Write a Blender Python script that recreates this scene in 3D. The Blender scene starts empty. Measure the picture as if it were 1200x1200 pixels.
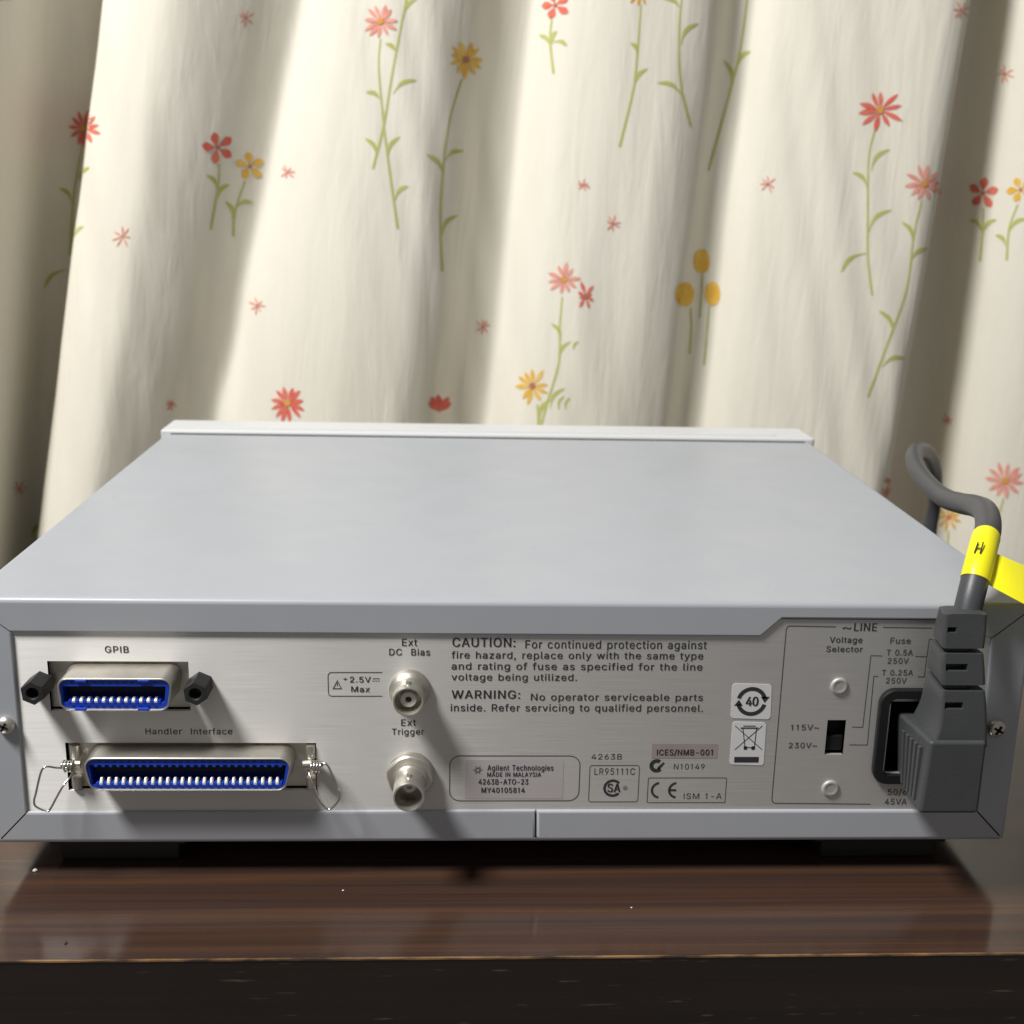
import bpy, bmesh, math, random
import numpy as np
from mathutils import Vector, Matrix
random.seed(7); rng = np.random.default_rng(7)
C = bpy.context.scene.collection
SC = bpy.context.scene

# ------------------------------------------------------------------ camera
CAM = np.array([-0.01794, -0.33899, 0.19467]); PITCH, YAW, ROLL, FPX = 0.25065, 0.05025, 0.02279, 1400.0
_cp, _sp, _cy, _sy, _cr, _sr = math.cos(PITCH), math.sin(PITCH), math.cos(YAW), math.sin(YAW), math.cos(ROLL), math.sin(ROLL)
FWD = np.array([_sy*_cp, _cy*_cp, -_sp]); _r = np.array([_cy, -_sy, 0]); _u = np.cross(_r, FWD)
RIGHT = _r*_cr + _u*_sr; UP = -_r*_sr + _u*_cr
cam_d = bpy.data.cameras.new('camera'); cam = bpy.data.objects.new('camera', cam_d); C.objects.link(cam)
cam_d.sensor_width = 36; cam_d.lens = 36*FPX/1200; cam_d.clip_start = 0.01; cam_d.clip_end = 50
cam.matrix_world = Matrix(((RIGHT[0], UP[0], -FWD[0], CAM[0]), (RIGHT[1], UP[1], -FWD[1], CAM[1]), (RIGHT[2], UP[2], -FWD[2], CAM[2]), (0, 0, 0, 1)))
cam_d.dof.use_dof = True; cam_d.dof.focus_distance = 0.375; cam_d.dof.aperture_fstop = 20
SC.camera = cam

# ------------------------------------------------------------------ light: one ceiling lamp up to the left, dim room around
SC.view_settings.view_transform = 'Standard'; SC.view_settings.look = 'None'
SC.view_settings.exposure = 0.0; SC.view_settings.gamma = 1.0
W = bpy.data.worlds.new('World'); SC.world = W; W.use_nodes = True
bg = W.node_tree.nodes['Background']; bg.inputs[0].default_value = (1.0, 0.97, 0.935, 1); bg.inputs[1].default_value = 0.15
def lamp(name, loc, target, size, energy, col):
    ld = bpy.data.lights.new(name, 'AREA'); ld.shape = 'DISK'; ld.size = size; ld.energy = energy; ld.color = col
    lo = bpy.data.objects.new(name, ld); C.objects.link(lo); lo.location = loc
    lo.rotation_euler = (Vector(target)-Vector(loc)).to_track_quat('-Z', 'Y').to_euler()
    return lo
lamp('ceiling_lamp', (-0.87, -0.50, 1.52), (0, 0.15, 0.05), 0.42, 44, (1.0, 0.98, 0.95))

def ray(px, py):
    d = FWD + RIGHT*(px-600)/FPX + UP*(600-py)/FPX
    return d
def VY(px, py, Y=0.0):
    d = ray(px, py); return Vector(CAM + d*((Y-CAM[1])/d[1]))
def VZ(px, py, Z=0.0):
    d = ray(px, py); return Vector(CAM + d*((Z-CAM[2])/d[2]))
def VD(px, py, dep):
    return Vector(CAM + ray(px, py)*dep)
def depth_of(P): return float((np.array(P)-CAM) @ FWD)

# ------------------------------------------------------------------ materials
def mat(name, col, rough=0.5, metal=0.0, spec=0.5, noise=None, bump=None, **kw):
    """noise=(scale xyz, amount, second colour), bump=(scale xyz, strength, distance)"""
    m = bpy.data.materials.new(name); m.use_nodes = True; nt = m.node_tree; b = nt.nodes['Principled BSDF']
    b.inputs['Base Color'].default_value = (*col, 1); b.inputs['Roughness'].default_value = rough
    b.inputs['Metallic'].default_value = metal; b.inputs['Specular IOR Level'].default_value = spec
    for k, v in kw.items(): b.inputs[k].default_value = v
    tc = nt.nodes.new('ShaderNodeTexCoord')
    def tex(scale, detail=4):
        mp = nt.nodes.new('ShaderNodeMapping'); mp.inputs['Scale'].default_value = scale
        n = nt.nodes.new('ShaderNodeTexNoise'); n.inputs['Scale'].default_value = 1; n.inputs['Detail'].default_value = detail
        nt.links.new(tc.outputs['Object'], mp.inputs[0]); nt.links.new(mp.outputs[0], n.inputs['Vector']); return n
    if noise:
        n = tex(noise[0]); r = nt.nodes.new('ShaderNodeValToRGB'); r.color_ramp.elements[0].position = 0.5-noise[1]; r.color_ramp.elements[1].position = 0.5+noise[1]
        r.color_ramp.elements[0].color = (*col, 1); r.color_ramp.elements[1].color = (*noise[2], 1)
        nt.links.new(n.outputs['Fac'], r.inputs[0]); nt.links.new(r.outputs[0], b.inputs['Base Color'])
    if bump:
        n = tex(bump[0]); bp = nt.nodes.new('ShaderNodeBump'); bp.inputs['Strength'].default_value = bump[1]; bp.inputs['Distance'].default_value = bump[2]
        nt.links.new(n.outputs['Fac'], bp.inputs['Height']); nt.links.new(bp.outputs[0], b.inputs['Normal'])
    m['_'] = 0
    return m
M = {}
M['paint'] = mat('grey_enamel', (0.400, 0.422, 0.460), 0.42, noise=((60, 60, 60), 0.3, (0.420, 0.441, 0.476)), bump=((2600, 2600, 2600), 0.10, 0.0002))
def worn(m):   # smudges in the gloss and a few small marks in the paint
    nt = m.node_tree; b = nt.nodes['Principled BSDF']; tc = nt.nodes.new('ShaderNodeTexCoord'); L = nt.links.new
    n = nt.nodes.new('ShaderNodeTexNoise'); n.inputs['Scale'].default_value = 22; n.inputs['Detail'].default_value = 6; n.inputs['Distortion'].default_value = .6; L(tc.outputs['Object'], n.inputs['Vector'])
    r = nt.nodes.new('ShaderNodeMapRange'); r.inputs[1].default_value = .3; r.inputs[2].default_value = .7; r.inputs[3].default_value = .34; r.inputs[4].default_value = .52; L(n.outputs['Fac'], r.inputs[0]); L(r.outputs[0], b.inputs['Roughness'])
    k = nt.nodes.new('ShaderNodeTexNoise'); k.inputs['Scale'].default_value = 130; k.inputs['Detail'].default_value = 5; L(tc.outputs['Object'], k.inputs['Vector'])
    c = nt.nodes.new('ShaderNodeValToRGB'); c.color_ramp.elements[0].position = .74; c.color_ramp.elements[0].color = (0, 0, 0, 1); c.color_ramp.elements[1].position = .79; c.color_ramp.elements[1].color = (.55, .55, .55, 1); L(k.outputs['Fac'], c.inputs[0])
    src = b.inputs['Base Color'].links[0].from_socket; mx = nt.nodes.new('ShaderNodeMixRGB'); mx.inputs[2].default_value = (.16, .155, .15, 1); L(c.outputs[0], mx.inputs[0]); L(src, mx.inputs[1]); L(mx.outputs[0], b.inputs['Base Color'])
worn(M['paint'])
M['rivet'] = mat('dull_rivet', (0.50, 0.49, 0.48), 0.55, 0.5, noise=((300, 300, 300), .3, (0.56, 0.55, 0.54)))
M['bezel'] = mat('pale_plastic', (0.66, 0.67, 0.68), 0.45, bump=((2500, 2500, 2500), 0.15, 0.0002))
M['nickel'] = mat('nickel', (0.70, 0.68, 0.62), 0.42, 0.9, noise=((200, 200, 200), 0.25, (0.60, 0.57, 0.50)))
M['nickel_bright'] = mat('bright_nickel', (0.78, 0.76, 0.70), 0.36, 0.9, noise=((300, 300, 300), 0.25, (0.68, 0.65, 0.58)))
M['chrome'] = mat('steel_wire', (0.7, 0.68, 0.65), 0.2, 1.0)
M['dark'] = mat('dark_void', (0.006, 0.006, 0.007), 0.8, noise=((300, 300, 300), .3, (0.012, 0.012, 0.012)))
M['blue'] = mat('blue_plastic', (0.009, 0.055, 0.50), 0.42, noise=((120, 120, 120), .3, (0.013, 0.068, 0.56)))
M['blue_shaded'] = mat('shaded_blue_plastic', (0.005, 0.022, 0.26), 0.5, noise=((120, 120, 120), .3, (0.006, 0.027, 0.30)))  # darker copy of the blue plastic: shade of cavity and comb slots as colour
M['contact'] = mat('gold_contact', (0.80, 0.78, 0.71), 0.36, 0.6, noise=((400, 400, 400), .22, (0.92, 0.90, 0.83)))
M['black'] = mat('black_oxide', (0.018, 0.018, 0.019), 0.45, noise=((400, 400, 400), .3, (0.03, 0.03, 0.03)))
M['rubber'] = mat('grey_rubber', (0.052, 0.055, 0.058), 0.55, noise=((80, 80, 80), .3, (0.064, 0.067, 0.070)), bump=((900, 900, 900), .2, .0003))
M['cable'] = mat('grey_cable', (0.055, 0.058, 0.066), 0.42, noise=((60, 60, 60), .3, (0.066, 0.069, 0.078)), bump=((700, 700, 700), .12, .0003))
M['inlet'] = mat('black_plastic', (0.009, 0.009, 0.010), 0.6, 0.0, 0.25, noise=((300, 300, 300), .3, (0.014, 0.014, 0.014)))
M['white'] = mat('white_plastic', (0.72, 0.70, 0.64), 0.4, noise=((300, 300, 300), .3, (0.66, 0.63, 0.56)))
M['ink'] = mat('black_ink', (0.022, 0.022, 0.026), 0.6, noise=((800, 800, 800), .3, (0.04, 0.04, 0.045)))
M['ink_soft'] = mat('worn_ink', (0.10, 0.10, 0.11), 0.6, noise=((1500, 1500, 1500), .25, (0.04, 0.04, 0.045)))
M['paper'] = mat('white_sticker', (0.70, 0.70, 0.71), 0.45, noise=((90, 90, 90), .3, (0.74, 0.74, 0.75)))
M['plate'] = mat('silver_label', (0.60, 0.56, 0.58), 0.45, 0.3, noise=((90, 90, 90), .3, (0.64, 0.60, 0.615)))
M['brown_label'] = mat('brown_label', (0.33, 0.275, 0.275), 0.5, noise=((200, 200, 200), .3, (0.37, 0.31, 0.31)))
M['yellow'] = mat('yellow_tape', (0.90, 0.83, 0.010), 0.35, noise=((70, 70, 70), .3, (0.93, 0.87, 0.02)))
M['foot'] = mat('black_rubber_foot', (0.012, 0.012, 0.012), 0.55, noise=((200, 200, 200), .3, (0.02, 0.02, 0.02)))
M['red_pin'] = mat('red_pin', (0.12, 0.02, 0.01), 0.5, noise=((300, 300, 300), .3, (0.08, 0.015, 0.01)))

ANROT = 0.25
def brushed():
    m = mat('brushed_aluminium', (0.72, 0.71, 0.70), 0.6, 0.85); nt = m.node_tree; b = nt.nodes['Principled BSDF']
    tg = nt.nodes.new('ShaderNodeTangent'); tg.direction_type = 'UV_MAP'; tg.uv_map = 'UVMap'
    b.inputs['Anisotropic'].default_value = 0.75; b.inputs['Anisotropic Rotation'].default_value = ANROT
    nt.links.new(tg.outputs[0], b.inputs['Tangent'])
    tc = nt.nodes.new('ShaderNodeTexCoord'); mp = nt.nodes.new('ShaderNodeMapping'); mp.inputs['Scale'].default_value = (45, 45, 5200)
    n = nt.nodes.new('ShaderNodeTexNoise'); n.inputs['Scale'].default_value = 1; n.inputs['Detail'].default_value = 5
    nt.links.new(tc.outputs['Object'], mp.inputs[0]); nt.links.new(mp.outputs[0], n.inputs['Vector'])
    bp = nt.nodes.new('ShaderNodeBump'); bp.inputs['Strength'].default_value = 0.10; bp.inputs['Distance'].default_value = 0.0001
    nt.links.new(n.outputs['Fac'], bp.inputs['Height']); nt.links.new(bp.outputs[0], b.inputs['Normal'])
    r = nt.nodes.new('ShaderNodeMapRange'); r.inputs[1].default_value = .25; r.inputs[2].default_value = .75; r.inputs[3].default_value = 0.60; r.inputs[4].default_value = 0.72
    nt.links.new(n.outputs['Fac'], r.inputs[0]); nt.links.new(r.outputs[0], b.inputs['Roughness'])
    cr = nt.nodes.new('ShaderNodeValToRGB'); cr.color_ramp.elements[0].color = (0.755, 0.745, 0.73, 1); cr.color_ramp.elements[1].color = (0.84, 0.83, 0.812, 1)
    cr.color_ramp.elements[0].position = .3; cr.color_ramp.elements[1].position = .7
    nt.links.new(n.outputs['Fac'], cr.inputs[0]); nt.links.new(cr.outputs[0], b.inputs['Base Color'])
    return m
M['brushed'] = brushed()

def wood(name, dark):
    m = bpy.data.materials.new(name); m.use_nodes = True; nt = m.node_tree; b = nt.nodes['Principled BSDF']; L = nt.links.new
    tc = nt.nodes.new('ShaderNodeTexCoord')
    def nz(sc, det=4, dist=0.0):
        mp = nt.nodes.new('ShaderNodeMapping'); mp.inputs['Scale'].default_value = sc
        n = nt.nodes.new('ShaderNodeTexNoise'); n.inputs['Scale'].default_value = 1; n.inputs['Detail'].default_value = det; n.inputs['Distortion'].default_value = dist
        L(tc.outputs['Object'], mp.inputs[0]); L(mp.outputs[0], n.inputs['Vector']); return n
    broad = nz((.7, 60, 60), 3.5, .15); fine = nz((9, 900, 900), 5)
    cr = nt.nodes.new('ShaderNodeValToRGB'); e = cr.color_ramp.elements
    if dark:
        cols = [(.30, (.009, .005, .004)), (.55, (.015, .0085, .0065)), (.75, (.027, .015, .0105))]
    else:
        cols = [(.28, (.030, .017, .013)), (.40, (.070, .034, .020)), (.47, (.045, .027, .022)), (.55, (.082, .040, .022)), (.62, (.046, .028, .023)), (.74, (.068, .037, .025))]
    e[0].position, e[0].color = cols[0][0], (*cols[0][1], 1); e[1].position, e[1].color = cols[-1][0], (*cols[-1][1], 1)
    for p, c in cols[1:-1]:
        k = e.new(p); k.color = (*c, 1)
    L(broad.outputs['Fac'], cr.inputs[0])
    mx = nt.nodes.new('ShaderNodeMixRGB'); mx.blend_type = 'MULTIPLY'; mx.inputs[0].default_value = .38
    fr = nt.nodes.new('ShaderNodeValToRGB'); fr.color_ramp.elements[0].position = .35; fr.color_ramp.elements[0].color = (.45, .42, .4, 1); fr.color_ramp.elements[1].position = .62; fr.color_ramp.elements[1].color = (1.1, 1.1, 1.1, 1)
    L(fine.outputs['Fac'], fr.inputs[0]); L(cr.outputs[0], mx.inputs[1]); L(fr.outputs[0], mx.inputs[2])
    last = mx.outputs[0]
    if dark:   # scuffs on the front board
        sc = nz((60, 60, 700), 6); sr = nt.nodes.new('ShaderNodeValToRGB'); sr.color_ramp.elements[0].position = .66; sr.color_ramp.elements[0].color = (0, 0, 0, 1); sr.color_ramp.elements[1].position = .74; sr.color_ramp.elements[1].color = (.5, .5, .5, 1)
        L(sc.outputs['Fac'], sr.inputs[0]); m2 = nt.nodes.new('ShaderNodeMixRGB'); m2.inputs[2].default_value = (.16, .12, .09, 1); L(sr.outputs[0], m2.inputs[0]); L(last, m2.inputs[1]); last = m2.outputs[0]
    L(last, b.inputs['Base Color']); b.inputs['IOR'].default_value = 1.5 if dark else 1.68
    sm = nz((22, 34, 20), 3); rr = nt.nodes.new('ShaderNodeMapRange'); rr.inputs[1].default_value = .3; rr.inputs[2].default_value = .7
    rr.inputs[3].default_value = .45 if dark else .10; rr.inputs[4].default_value = .6 if dark else .20
    L(sm.outputs['Fac'], rr.inputs[0]); L(rr.outputs[0], b.inputs['Roughness'])
    bp = nt.nodes.new('ShaderNodeBump'); bp.inputs['Strength'].default_value = .06; bp.inputs['Distance'].default_value = .0003; L(fine.outputs['Fac'], bp.inputs['Height']); L(bp.outputs[0], b.inputs['Normal'])
    return m
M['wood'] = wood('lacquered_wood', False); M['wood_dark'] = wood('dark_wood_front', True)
M['edge'] = mat('worn_edge', (0.30, 0.165, 0.07), 0.5, noise=((70, 300, 300), .10, (0.05, 0.03, 0.02)))
M['cloth'] = mat('cream_cotton', (0.81, 0.775, 0.67), 0.9, spec=.15, noise=((9, 9, 9), .25, (0.83, 0.80, 0.705)))
def cloth_relief(m):   # fine creases running down the folds, over a plain weave
    nt = m.node_tree; b = nt.nodes['Principled BSDF']; tc = nt.nodes.new('ShaderNodeTexCoord'); prev = None
    for sc, st, di in (((75, 75, 13), .60, .0022), ((230, 230, 45), .16, .0006), ((2600, 2600, 2600), .25, .0003)):
        mp = nt.nodes.new('ShaderNodeMapping'); mp.vector_type = 'POINT'; mp.inputs['Rotation'].default_value = (0, -.15, 0); mp.inputs['Scale'].default_value = sc
        n = nt.nodes.new('ShaderNodeTexNoise'); n.inputs['Scale'].default_value = 1; n.inputs['Detail'].default_value = 3; n.inputs['Distortion'].default_value = .4
        nt.links.new(tc.outputs['Object'], mp.inputs[0]); nt.links.new(mp.outputs[0], n.inputs['Vector'])
        bp = nt.nodes.new('ShaderNodeBump'); bp.inputs['Strength'].default_value = st; bp.inputs['Distance'].default_value = di; nt.links.new(n.outputs['Fac'], bp.inputs['Height'])
        if prev: nt.links.new(prev.outputs[0], bp.inputs['Normal'])
        prev = bp
    nt.links.new(prev.outputs[0], b.inputs['Normal'])
cloth_relief(M['cloth'])
for nm, a, b_ in (('coral', (.72, .13, .10), (.80, .24, .17)), ('pink', (.80, .29, .23), (.86, .46, .37)), ('yellow_print', (.78, .42, .035), (.85, .60, .16)),
                  ('green_print', (.47, .50, .13), (.56, .58, .22)), ('pale_red', (.74, .22, .16), (.80, .38, .28)), ('mauve', (.45, .17, .12), (.5, .22, .15)), ('ochre', (.70, .33, .06), (.74, .4, .1))):
    M[nm] = mat('print_'+nm, a, 0.9, spec=.15, noise=((160, 160, 160), .22, b_))

# ------------------------------------------------------------------ object helpers
def thing(name, label, cat, loc=(0, 0, 0)):
    o = bpy.data.objects.new(name, None); C.objects.link(o); o.location = loc; o.empty_display_size = .02
    o['label'] = label; o['category'] = cat; return o
def link(name, me, parent=None, label=None):
    o = bpy.data.objects.new(name, me); C.objects.link(o)
    if parent is not None:
        o.parent = parent
        if parent.type == 'EMPTY': o.matrix_parent_inverse = Matrix.Translation(-Vector(parent.location))
    if label: o['label'] = label
    return o
def mesh_from(name, verts, faces, m, smooth=None):
    me = bpy.data.meshes.new(name); me.from_pydata([tuple(v) for v in verts], [], faces); me.materials.append(m)
    if smooth is not None:
        bm = bmesh.new(); bm.from_mesh(me); bmesh.ops.recalc_face_normals(bm, faces=bm.faces); bm.to_mesh(me); bm.free()
        me.polygons.foreach_set('use_smooth', [True]*len(me.polygons)); me.set_sharp_from_angle(angle=math.radians(smooth))
    me.update(); return me
def flat_edges(me, smooth):   # large flat faces keep their own normal: their edges are marked sharp
    at_ = me.attributes.get('sharp_edge') or me.attributes.new('sharp_edge', 'BOOLEAN', 'EDGE')
    fl = {k for p, q in zip(me.polygons, smooth) if not q for k in p.edge_keys}
    for e in me.edges:
        if tuple(sorted(e.vertices)) in fl: at_.data[e.index].value = True
class MB:
    def __init__(s): s.v = []; s.f = []
    def add(s, v, f):
        k = len(s.v); s.v += [Vector(p) for p in v]; s.f += [tuple(i+k for i in q) for q in f]; return s
    def box(s, x0, x1, y0, y1, z0, z1):
        return s.add([(x0, y0, z0), (x1, y0, z0), (x1, y1, z0), (x0, y1, z0), (x0, y0, z1), (x1, y0, z1), (x1, y1, z1), (x0, y1, z1)],
                     [(0, 3, 2, 1), (4, 5, 6, 7), (0, 1, 5, 4), (1, 2, 6, 5), (2, 3, 7, 6), (3, 0, 4, 7)])
    def hexa(s, P):   # eight corners: four at the back loop then four at the front loop
        return s.add(P, [(0, 1, 2, 3), (4, 7, 6, 5), (0, 4, 5, 1), (1, 5, 6, 2), (2, 6, 7, 3), (3, 7, 4, 0)])
    def loops(s, Ls, cap0=False, cap1=False):
        n = len(Ls[0]); v = [p for L in Ls for p in L]; f = []
        for i in range(len(Ls)-1):
            for j in range(n):
                f.append((i*n+j, i*n+(j+1) % n, (i+1)*n+(j+1) % n, (i+1)*n+j))
        if cap0: f.append(tuple(range(n))[::-1])
        if cap1: f.append(tuple((len(Ls)-1)*n+j for j in range(n)))
        return s.add(v, f)
    def lathe(s, c, prof, n=28, axis='Y'):   # prof: (radius, offset along -Y)
        Ls = []
        for r, d in prof:
            Ls.append([Vector((c[0]+r*math.cos(2*math.pi*j/n), c[1]-d, c[2]+r*math.sin(2*math.pi*j/n))) for j in range(n)])
        return s.loops(Ls, True, True)
    def tube(s, pts, r, n=10, caps=True):
        pts = [Vector(p) for p in pts]; k = len(pts); rs = r if isinstance(r, (list, tuple)) else [r]*k
        t = [(pts[min(i+1, k-1)]-pts[max(i-1, 0)]).normalized() for i in range(k)]
        u = t[0].orthogonal().normalized(); Ls = []
        for i in range(k):
            u = (u-t[i]*u.dot(t[i])).normalized(); w = t[i].cross(u)
            Ls.append([pts[i]+(u*math.cos(2*math.pi*j/n)+w*math.sin(2*math.pi*j/n))*rs[i] for j in range(n)])
        return s.loops(Ls, caps, caps)
    def build(s, name, m, parent=None, smooth=40, label=None, bevel=0, segs=2):
        me = mesh_from(name, s.v, s.f, m, smooth); o = link(name, me, parent, label)
        if bevel:
            b = o.modifiers.new('bevel', 'BEVEL'); b.width = bevel; b.segments = segs; b.limit_method = 'ANGLE'; b.angle_limit = math.radians(35); b.harden_normals = True
        return o
def spline(pts, n=8):
    P = [np.array(p, float) for p in pts]; P = [2*P[0]-P[1]]+P+[2*P[-1]-P[-2]]; out = []
    for i in range(1, len(P)-2):
        for k in range(n):
            t = k/n; a, b, c, d = P[i-1:i+3]
            out.append(.5*((2*b)+(-a+c)*t+(2*a-5*b+4*c-d)*t*t+(-a+3*b-3*c+d)*t**3))
    out.append(P[-2]); return out
def roundpoly(pts, r, n=5):
    out = []; k = len(pts)
    for i in range(k):
        p, a, b = np.array(pts[i], float), np.array(pts[i-1], float), np.array(pts[(i+1) % k], float)
        da, db = (a-p)/np.linalg.norm(a-p), (b-p)/np.linalg.norm(b-p); ang = math.acos(max(-1, min(1, da@db)))
        if r <= 0: out.append(p); continue
        l = r/math.tan(ang/2); q0, q1 = p+da*l, p+db*l; c = p+(da+db)/np.linalg.norm(da+db)*r/math.sin(ang/2)
        a0 = math.atan2(*(q0-c)[::-1]); a1 = math.atan2(*(q1-c)[::-1]); d = (a1-a0+math.pi) % (2*math.pi)-math.pi
        for j in range(n+1):
            out.append(c+r*np.array([math.cos(a0+d*j/n), math.sin(a0+d*j/n)]))
    return out
def inset(pts, d):   # convex polygon, any winding
    P = [np.array(p, float) for p in pts]; k = len(P); cen = sum(P)/k; L = []
    for i in range(k):
        a, b = P[i], P[(i+1) % k]; t = (b-a)/np.linalg.norm(b-a); nrm = np.array([-t[1], t[0]])
        if nrm@(cen-a) < 0: nrm = -nrm
        L.append((a+nrm*d, t))
    out = []
    for i in range(k):
        (p, t), (q, s) = L[i-1], L[i]; A = np.array([t, -s]).T; u = np.linalg.solve(A, q-p); out.append(p+t*u[0])
    return out
def XZ(px, py, Y): p = VY(px, py, Y); return np.array([p.x, p.z])
def at(L, Y): return [Vector((p[0], Y, p[1])) for p in L]

# ------------------------------------------------------------------ flat print on the rear panel
PY = 0.0009                       # rear panel face, recessed behind the flanges
INK = PY-0.00007
try: FONT = bpy.data.fonts.load(bpy.utils.system_resource('DATAFILES', path='fonts') + '/Inter.woff2')
except Exception: FONT = None
_gl = {}
def _raw(t):
    cu = bpy.data.curves.new('t', 'FONT'); cu.body = t; cu.size = 1; cu.resolution_u = 3; cu.fill_mode = 'NONE'
    if FONT: cu.font = FONT
    ob = bpy.data.objects.new('t', cu); C.objects.link(ob); bpy.context.view_layer.update()
    me = bpy.data.meshes.new_from_object(ob.evaluated_get(bpy.context.evaluated_depsgraph_get()))
    bpy.data.objects.remove(ob); bpy.data.curves.remove(cu)
    v = np.array([p.co[:2] for p in me.vertices]).reshape(-1, 2); nx = {}
    for e in me.edges:
        p, q = e.vertices; nx.setdefault(p, []).append(q); nx.setdefault(q, [])
    bpy.data.meshes.remove(me); loops = []; seen = set()
    for st in nx:                                     # the contours of the glyph
        if st in seen: continue
        L = [st]; seen.add(st); cur_ = st
        while True:
            n_ = [q for q in nx[cur_] if q not in seen]
            if not n_: break
            cur_ = n_[0]; L.append(cur_); seen.add(cur_)
        if len(L) > 2: loops.append(v[L])
    from mathutils.geometry import delaunay_2d_cdt
    pts = []; eds = []
    for L in loops:
        n = len(pts); k = len(L); pts += [Vector((float(p[0]), float(p[1]))) for p in L]; eds += [(n+i, n+(i+1) % k) for i in range(k)]
    if not pts: return np.zeros((0, 3)), []
    vo, _, fo, _, _, _ = delaunay_2d_cdt(pts, eds, [], 0, 1e-7)
    def wind(p):
        w = 0
        for L in loops:
            x, y = L[:, 0], L[:, 1]; x2, y2 = np.roll(x, -1), np.roll(y, -1); s_ = (x2-x)*(p[1]-y)-(p[0]-x)*(y2-y)
            w += int(np.sum((y <= p[1]) & (y2 > p[1]) & (s_ > 0)))-int(np.sum((y > p[1]) & (y2 <= p[1]) & (s_ < 0)))
        return w
    F = [tuple(f) for f in fo if wind(sum((vo[i] for i in f), Vector((0, 0)))/len(f)) != 0]
    return np.array([(p[0], p[1], 0) for p in vo]).reshape(-1, 3), F
_vH, _ = _raw('H'); CAPH = _vH[:, 1].max(); STEM = sorted(set(np.round(_vH[:, 0], 4)))[1]-_vH[:, 0].min(); _HH = _raw('HH')[0][:, 0].max()
def glyph(c):
    if c not in _gl:
        if c == ' ': _gl[c] = (np.zeros((0, 3)), [], CAPH*.38)
        elif c == 'I': _gl[c] = (np.array([(.12*CAPH, 0, 0), (.12*CAPH+STEM, 0, 0), (.12*CAPH+STEM, CAPH, 0), (.12*CAPH, CAPH, 0)]), [(0, 1, 2, 3)], .24*CAPH+STEM)
        elif c == '1':
            x = .34*CAPH; _gl[c] = (np.array([(x, 0, 0), (x+STEM, 0, 0), (x+STEM, CAPH, 0), (x+STEM*.3, CAPH, 0), (x-.19*CAPH, CAPH*.84, 0), (x-.19*CAPH, CAPH*.74, 0), (x, CAPH*.84, 0)]), [(0, 1, 2, 3, 6), (3, 4, 5, 6)], .76*CAPH)
        else:
            v, f = _raw(c); _gl[c] = (v, f, _raw('H'+c+'H')[0][:, 0].max()-_HH)
    return _gl[c]
def text_mesh(t, bold=0.0, space=1.0, word=1.0):
    V = []; F = []; x = 0
    for c in t:
        v, f, adv = glyph(c)
        if c == ' ': x += adv*word; continue
        for k in ((0,) if bold <= 0 else (0, 1, 2)):
            n = len(V); V += [(p[0]+x+(k-1)*bold if bold > 0 else p[0]+x, p[1], k*4+p[2]) for p in v]; F += [tuple(i+n for i in q) for q in f]
        x += adv+CAPH*.75*(space-1)
    return np.array(V), F
def text(s, x0, x1, yb, yc, parent, name='lettering', m='ink', Y=None, bold=.010, space=1.12, word=1.5, yb1=None):
    Y = INK if Y is None else Y
    v, f = text_mesh(s, bold, space, word)
    a = VY(x0, yb, Y); b = VY(x1, yb if yb1 is None else yb1, Y); zc = VY(x0, yc, Y).z-VY(x0, yb, Y).z
    xs = v[:, 0]; lo, hi = xs.min(), xs.max(); z0 = (a.z+b.z)/2 if yb1 is not None else VY((x0+x1)/2, yb, Y).z
    pts = [(a.x+(p[0]-lo)/(hi-lo)*(b.x-a.x), Y-p[2]*.000005, z0+p[1]*zc/CAPH) for p in v]
    o = link(name, mesh_from(name, pts, f, M[m]), parent); return o
def ribbon(mb, pts, w, closed=False):   # stroke of width w through points in (x,z), laid on Y
    k = len(pts); P = [np.array([p[0], p[2]]) for p in pts]; Y = pts[0][1]; L = []
    for i in range(k):
        a = P[i-1] if (i or closed) else P[i]; b = P[(i+1) % k] if (i < k-1 or closed) else P[i]
        ta = P[i]-a; tb = b-P[i]; na = np.linalg.norm(ta); nb = np.linalg.norm(tb)
        ta = ta/na if na > 1e-9 else tb/nb; tb = tb/nb if nb > 1e-9 else ta
        t = ta+tb; t = t/np.linalg.norm(t); nn = np.array([-t[1], t[0]]); cs = max(.35, abs(nn@np.array([-ta[1], ta[0]]))); L.append((P[i]+nn*w/2/cs, P[i]-nn*w/2/cs))
    v = []; f = []
    for a, b in L: v += [(a[0], Y, a[1]), (b[0], Y, b[1])]
    for i in range(k-(0 if closed else 1)):
        j = (i+1) % k; f.append((2*i, 2*i+1, 2*j+1, 2*j))
    mb.add(v, f)
def pxs(L, Y=None): return [VY(x, y, INK if Y is None else Y) for x, y in L]
def rect_pts(x0, y0, x1, y1, rpx, Y=None):
    Y = INK if Y is None else Y
    a, b = VY((x0), (y0+y1)/2, Y), VY(x1, (y0+y1)/2, Y); t = VY((x0+x1)/2, y0, Y).z; bo = VY((x0+x1)/2, y1, Y).z; s = (b.x-a.x)/(x1-x0)
    return [Vector((p[0], Y, p[1])) for p in roundpoly([(a.x, t), (b.x, t), (b.x, bo), (a.x, bo)], rpx*s, 5)]
def flat(mb, pts): mb.add(pts, [tuple(range(len(pts)))])
def sc_at(px, py, Y=None): Y = INK if Y is None else Y; return (VY(px+1, py, Y)-VY(px, py, Y)).length
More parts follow.
